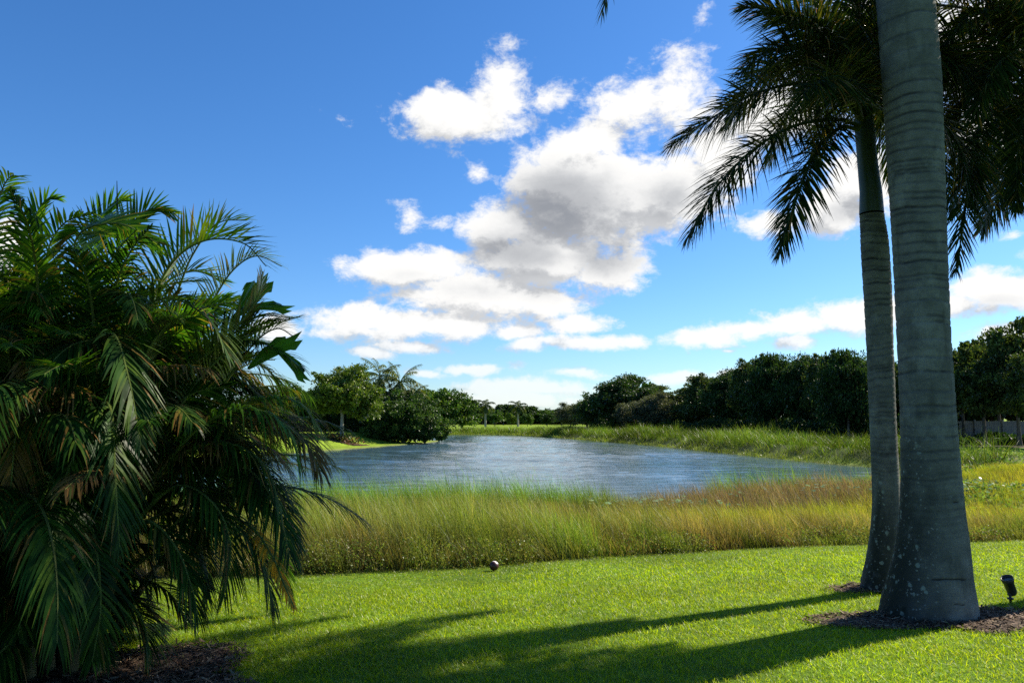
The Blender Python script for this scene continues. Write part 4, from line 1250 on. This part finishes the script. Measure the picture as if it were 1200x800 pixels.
# coconut palms
def feather_palm_mesh(nf, L, seed, llen, lwid, nleaf, elr=(-20, 75), droop=(60, 110), tones=None):
    rnd = random.Random(seed); ms = []
    for i in range(nf):
        az = 2 * math.pi * i / nf * 1.618 * 2 + rnd.uniform(-.2, .2)
        el = R(elr[0] + (elr[1] - elr[0]) * ((i + .5) / nf))
        pts = arc_points((0, 0, 0), az, el, L * rnd.uniform(.85, 1.1), R(rnd.uniform(*droop)))
        ms.append(frond_mesh('frond', pts, rnd, nleaf=nleaf, llen=llen, lwid=lwid, vang=-15, droop=.5, tones=tones, rr=.05, nseg=2, start=.15, angs=(65, 30)))
    return ms
COCO_T = [((.06, .09, .025), .45), ((.11, .14, .035), .4), ((.2, .21, .07), .15)]
coco = feather_palm_mesh(14, 3.3, 71, 1.0, .14, 24, (-35, 80), (50, 105), COCO_T)
fan = feather_palm_mesh(14, 2.9, 72, .9, .2, 22, (-30, 80), (60, 110), [((.03, .05, .018), .6), ((.06, .08, .03), .4)])
def small_palm(name, label, px, Yd, top_py, fronds, lean=.0, r=.17, s=1.0, group=None, bark=None, bulge=1.0):
    x = at_px(px, Yd); z0 = gz(x, Yd); zt = pix(px, top_py, Yd).z - z0
    o = empty(name, (x, Yd, z0), label, 'palm tree', group)
    P, _ = spline([Vector((0, 0, -.1)), Vector((lean * .35, 0, zt * .5)), Vector((lean, 0, zt))], 14)
    v, f = tube(P, [r * (1.3 if k == 0 else 1 + (bulge - 1) * math.sin(math.pi * k / 13)) * (1 - .25 * k / 13) for k in range(14)], 9)
    link('trunk', new_mesh('trunk', v, f), bark or M_palebark, o)
    for m in fronds:
        fo = link('frond', m, M_royal, o); fo.location = P[-1]; fo.scale = (s, s, s)
    return o
small_palm('coconut_palm', 'taller darker coconut palm rising behind the round green tree', 448, 109, 441, coco, -.3, s=1.25, group=None)
p2 = small_palm('coconut_palm', 'lighter coconut palm just right of the darker coconut palm', 467, 107, 448, coco, .5, s=1.3)
p2.rotation_euler = (0, 0, 1.3)
small_palm('coconut_palm', 'short coconut palm tucked behind the waterside tree crown', 484, 108, 460, coco, .3, s=.8)
small_palm('royal_palm', 'far royal palm with pale trunk, taller one beside a round tree', 569, 236, 475, fan, 0, .36, 1.45, group='far royal palms across the lake')
small_palm('royal_palm', 'far royal palm standing alone in the middle of the far lawn', 607, 240, 476, fan, 0, .32, 1.35, group='far royal palms across the lake')

# the broad tree right of the point
Yt = 165
lob = random_lobes(13, 8.2, 1.2, 11, 81, .55) + [(-4.5, 0, 6.6, 3.2, 3, 1.7), (3.5, 0, 4.6, 4, 3.5, 2.8), (-3, 0, 3.4, 4.5, 3.5, 2.8), (4.8, 0, 2.4, 2.6, 2.5, 2)]
place_tree('broadleaf_tree', 'broad domed dark green tree beyond the waterside tree', 'tree', at_px(514, Yt), Yt,
           crown_mesh('crown', lob, 26000, .42, *G_MID, 12, clump=1.2, nclump=380), limb_mesh(6, .4, [(l[0], l[1], l[2]) for l in lob[:6]], 12))

# shared tree kinds for the far wood and the right-hand wood
def kind(seed, w, h, base, n, pal, leaf, nleaf, clump, prof='round', flat=.6):
    lob = random_lobes(w, h, base, n, seed, flat, prof)
    return crown_mesh('crown', lob, nleaf, leaf, *pal, seed, clump=clump, nclump=int(nleaf / 55)), limb_mesh(h * .85, .028 * h, [(l[0], l[1], l[2]) for l in lob[:6]], seed)
G_WOOD = ([(.035, .06, .016), (.06, .09, .022), (.11, .135, .035)], [.4, .4, .2])
K = [kind(201, 9, 10, .8, 12, G_DARK, .30, 24000, .95, flat=.7), kind(202, 8, 11, 1.2, 16, G_WOOD, .30, 24000, .9, 'cone', .7),
     kind(203, 10, 9, .6, 12, G_DARK, .30, 24000, 1.0, flat=.65), kind(204, 8, 7.5, .5, 10, G_GREY, .22, 24000, .8, flat=.7),
     kind(205, 7, 9, 2.2, 9, G_WOOD, .30, 13000, .8, flat=.6)]
def far_kind(seed, pal): return kind(seed, 9, 8, 1.5, 8, pal, .6, 4500, 1.1, flat=.62)
FK = [far_kind(301, G_MID), far_kind(302, G_DARK), far_kind(303, G_LITE), far_kind(304, G_GREY)]

def tree_at(px, Yd, top_py, kk, wpx, label, name='wood_tree', rz=0, group='trees of the dark wood beyond the reed bank'):
    crown, trunk = kk
    x = at_px(px, Yd); z0 = gz(x, Yd)
    hgt = pix(px, top_py, Yd).z - z0
    h0 = max(v.co.z for v in crown.vertices) ; w0 = max(v.co.x for v in crown.vertices) - min(v.co.x for v in crown.vertices)
    hgt += .0045 * Yd * (Yd > 200); sz_ = hgt / h0; sx_ = wpx * 1.38 / 900 * Yd / w0
    return place_tree(name, label, 'tree', x, Yd, crown, trunk, None, group, (sx_, sx_, sz_), rz)

# far treeline across the lake
far = [(540,300,474,2,34,'far tree at the left end of the distant treeline'),(556,285,480,1,24,'far dark tree just left of the taller far royal palm'),
 (580,262,482,0,20,'small round far tree right of the taller far royal palm'),(590,300,476,1,24,'far dark tree between the two far royal palms'),
 (599,255,487,2,12,'little bright far tree left of the lone far royal palm'),(622,300,478,1,26,'far dark tree right of the lone far royal palm'),
 (618,250,486,0,14,'small far tree standing out on the lawn right of the lone palm'),(640,300,481,0,26,'round far tree in the middle of the distant treeline'),
 (641,245,488,1,16,'low spreading far tree nearest the pale far lawn'),(658,300,482,1,24,'far dark tree left of the grey leaved trees'),
 (672,290,478,3,22,'far greyish tree at the right end of the distant treeline'),(606,330,480,1,40,'far tree furthest back behind the lone royal palm'),
 (566,330,482,2,36,'far tree furthest back behind the taller royal palm'),(630,340,484,1,44,'low far tree furthest back in mid treeline'),(660,330,486,0,40,'low far tree furthest back near the grey trees')]
for k, (px, Yd, top, kk, w, lab) in enumerate(far):
    tree_at(px, Yd, top, FK[kk], w, lab, 'far_tree', rz=k * 1.1, group='distant trees across the lake')

def distant_scrub():
    A = Acc(); n = 30000
    px = rng.uniform(520, 720, n); Yb = rng.uniform(335, 350, n); x = (px - 600) / 900 * Yb
    h = 6.0 + 2.0 * fnoise(x, Yb * 0, 7)
    A.add(*leaf_cards(np.stack([x, Yb, ground(x, Yb) + rng.random(n) * h], 1), rng.uniform(.6, 1.2, n), tone=palette(n, *G_DARK, .3)))
    tag(link('distant_scrub', A.mesh('distant_scrub', False), M_leaf), 'continuous dark scrub line behind the distant trees', 'scrub', kind='stuff')
distant_scrub()
# dark wood on the right bank
wood = [(668,190,470,3,34,'grey leaved tree at the left end of the right wood'),(688,170,462,3,40,'grey leaved tree left of the tall dark crown'),
 (727,138,434,0,76,'tall dark tree with the high pointed crown left of the long wood'),(704,150,458,2,46,'dark tree low on the left flank of the tall dark tree'),
 (766,122,457,3,56,'pale grey round tree right of the tall dark tree'),(738,128,468,3,36,'small grey tree in front of the tall dark tree'),
 (797,125,455,4,40,'thin crowned dark tree beside the pale grey round tree'),(822,118,436,1,54,'dark tree where the long wood steps up'),
 (850,112,428,0,56,'dark tree second step of the long wood'),(880,104,418,1,56,'dark tree with bushy top left of the wood middle'),
 (908,98,411,2,60,'broad dark tree at the middle of the long wood'),(938,94,409,0,58,'dark full tree just right of the wood middle'),
 (968,88,412,1,56,'dark tree with lit flecks left of the slimmer palm'),(992,80,406,2,62,'dark tree touching the slimmer palm trunk on its left'),
 (1036,84,414,0,64,'dark tree seen between the two palm trunks'),
 (1082,78,402,1,64,'dark tree largely behind the thick palm trunk'),(1126,70,397,4,60,'tree with ragged top right of the thick palm trunk'),
 (1150,67,404,4,62,'dense dark tree right of the thick trunk, before the fence'),(1190,66,372,4,66,'tallest ragged tree at the right edge of the photo'),
 (1215,62,400,4,72,'dark tree cut by the right edge of the photo'),(1168,76,395,4,64,'dark tree behind the fence at the far right')]
for k, (px, Yd, top, kk, w, lab) in enumerate(wood):
    tree_at(px, Yd, top, K[kk], w, lab, 'wood_tree', rz=k * 2.1)
back = [(1118,86,404,0,70,'full dark tree behind the left end of the board fence'),(1158,88,400,2,70,'full dark tree behind the middle of the board fence'),(1200,86,396,0,72,'full dark tree behind the right end of the board fence'),
 (760,150,448,1,60,'second row dark tree behind the pale grey tree'),(835,140,440,2,60,'second row dark tree behind the first step'),(890,125,424,0,60,'second row dark tree behind the wood middle left'),
 (950,112,418,2,66,'second row dark tree behind the wood middle right'),(1015,100,415,1,70,'second row dark tree behind the slimmer palm')]
for k, (px, Yd, top, kk, w, lab) in enumerate(back):
    tree_at(px, Yd, top, K[kk], w * 1.2, lab, 'wood_tree', rz=k * 1.7)
# undergrowth under the wood
def undergrowth():
    A = Acc(); n = 100000
    px = rng.uniform(690, 1118, n); 
    Yb = np.interp(px, [690, 760, 850, 950, 1050, 1120, 1230], [150, 122, 106, 88, 74, 66, 60]) + rng.uniform(-1.5, 10, n)
    px = np.concatenate([px, rng.uniform(1112, 1235, 14000)]); Yb = np.concatenate([Yb, rng.uniform(67.5, 70.5, 14000)]); n = len(px)
    x = (px - 600) / 900 * Yb
    h = np.where(px < 1118, 2.2 + 1.0 * fnoise(x, Yb, 3), .85 + .75 * fnoise(x, Yb, 1.6))
    z = ground(x, Yb) + rng.random(n) * h
    A.add(*leaf_cards(np.stack([x, Yb, z], 1), rng.uniform(.15, .35, n), tone=palette(n, *[G_DARK[0], G_DARK[1]], .3)))
    tag(link('undergrowth', A.mesh('undergrowth', False), M_leaf), 'dark undergrowth beneath the wood trees', 'shrubs', kind='stuff')
undergrowth()

# timber fence behind the right-hand trees
fence = empty('garden_fence', (47.5, 72, gz(47.5, 72)), 'grey board fence behind the dark trees at the far right', 'fence')
M_fence = principled('fence_boards', (.30, .25, .21), .9, .1, (2, (.22, .19, .165)))
A = Acc()
def boxv(A, c, s, tone=(.1, .1, .1)):
    c = np.array(c); s = np.array(s) / 2
    v = np.array([(i, j, k) for k in (-1, 1) for j in (-1, 1) for i in (-1, 1)]) * s + c
    A.add(v, [(0, 2, 3, 1), (4, 5, 7, 6), (0, 1, 5, 4), (2, 6, 7, 3), (0, 4, 6, 2), (1, 3, 7, 5)], tone)
for i in range(110):
    boxv(A, (-7 + i * .17, 0, 1.05 + .02 * math.sin(i * 7)), (.155, .03, 2.1))
link('fence_panel', A.mesh('fence_panel', False), M_fence, fence)
for i in range(8):
    A = Acc(); boxv(A, (-7 + i * 2.6, -.09, 1.1), (.14, .12, 2.25)); link('post', A.mesh('post', False), M_fence, fence)

# ------------------------------------------------------------------ small things
def lathe(prof, s=20):
    v = []; f = []
    for (r, z) in prof:
        for k in range(s): v.append((r * math.cos(2 * math.pi * k / s), r * math.sin(2 * math.pi * k / s), z))
    for i in range(len(prof) - 1):
        for k in range(s): f.append((i * s + k, i * s + (k + 1) % s, (i + 1) * s + (k + 1) % s, (i + 1) * s + k))
    return v, f
M_black = principled('spotlight_black', (.02, .021, .022), .45, .4, (30, (.035, .033, .03)))
M_glass = principled('lens_glass', (.05, .055, .06), .1, .6)
sxp = pix(1183, 686, 7.25)
sp = empty('garden_spotlight', (sxp.x, 7.25, gz(sxp.x, 7.25)), 'small black garden spotlight on a stake in the lawn', 'spotlight')
v, f = lathe([(0, -.10), (.006, -.08), (.010, 0), (.012, .035), (.028, .038), (.028, .05), (.012, .053), (.011, .075)]); link('stake', new_mesh('stake', v, f), M_black, sp)
v, f = lathe([(0, -.02), (.014, -.018), (.016, 0), (.014, .018), (0, .02)], 12)
kn = link('knuckle', new_mesh('knuckle', v, f), M_black, sp, (0, 0, .083)); kn.rotation_euler = (0, R(90), 0)
v, f = lathe([(0, -.075), (.022, -.073), (.030, -.06), (.033, -.045), (.034, .04), (.040, .045), (.042, .062), (.042, .082), (.036, .082), (.034, .064), (0, .064)], 24)
hd = link('lamp_head', new_mesh('lamp_head', v, f), M_black, sp, (.004, 0, .150)); hd.rotation_euler = (R(12), R(-24), 0); hd.scale = (1.25, 1.25, 1.15)
v, f = lathe([(0, .067), (.02, .067), (.033, .066)], 24); link('lens', new_mesh('lens', v, f), M_glass, hd)

# round ball at the edge of the tall grass
Mb, t, o = mat('ball_skin')
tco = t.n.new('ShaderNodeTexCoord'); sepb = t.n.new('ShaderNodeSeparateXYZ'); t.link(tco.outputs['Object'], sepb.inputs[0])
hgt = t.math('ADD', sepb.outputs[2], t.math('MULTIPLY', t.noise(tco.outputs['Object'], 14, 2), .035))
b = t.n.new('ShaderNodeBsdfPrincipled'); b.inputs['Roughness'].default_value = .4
t.link(t.mix(t.smooth(hgt, .052, .058), (.06, .014, .016, 1), (.72, .68, .66, 1)), b.inputs['Base Color']); t.link(b.outputs[0], o.inputs[0])  # white cap is the sun's highlight put into the maroon ball's colour
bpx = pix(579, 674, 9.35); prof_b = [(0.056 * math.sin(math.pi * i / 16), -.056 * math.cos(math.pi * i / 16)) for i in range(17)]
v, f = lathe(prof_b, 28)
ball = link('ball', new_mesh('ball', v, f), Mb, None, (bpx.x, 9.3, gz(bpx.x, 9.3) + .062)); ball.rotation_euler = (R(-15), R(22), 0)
tag(ball, 'small maroon ball with its sunlit top painted white, lying at the edge of tall grass', 'ball')

# planting bed at the foot of the round light green tree
def bed():
    A = Acc(); cx, cy_ = at_px(399, 90), 90
    n = 900
    x = cx + rng.normal(0, 1.1, n); y = cy_ + rng.normal(0, .7, n); z = ground(x, y) + rng.random(n) * .75
    tone = palette(n, [(.16, .06, .03), (.08, .13, .03), (.2, .14, .05), (.04, .06, .02)], [.3, .3, .15, .25])
    A.add(*leaf_cards(np.stack([x, y, z], 1), rng.uniform(.15, .4, n), tone=tone))
    tag(link('flower_bed_planting', A.mesh('flower_bed_planting', False), M_leaf), 'reddish and green low planting round the slender pale trunk', 'plants', kind='stuff')
    v, f = [], []
    k = 30
    for r, zz in ((1.0, .0), (1.0, .06), (.0, .08)):
        for i in range(k):
            a = 2 * math.pi * i / k; X_, Y_ = cx + 1.3 + 2.4 * r * math.cos(a), cy_ - .6 + .9 * r * math.sin(a)
            v.append((X_, Y_, gz(X_, Y_) + zz))
    for q in range(2):
        for i in range(k): f.append((q * k + i, q * k + (i + 1) % k, (q + 1) * k + (i + 1) % k, (q + 1) * k + i))
    tag(link('mulch_patch', new_mesh('mulch_patch', v, f, np.tile([.10, .055, .035], (len(v), 1))), M_chip), 'red brown mulch patch below the round light green tree', 'mulch', kind='stuff')
bed()
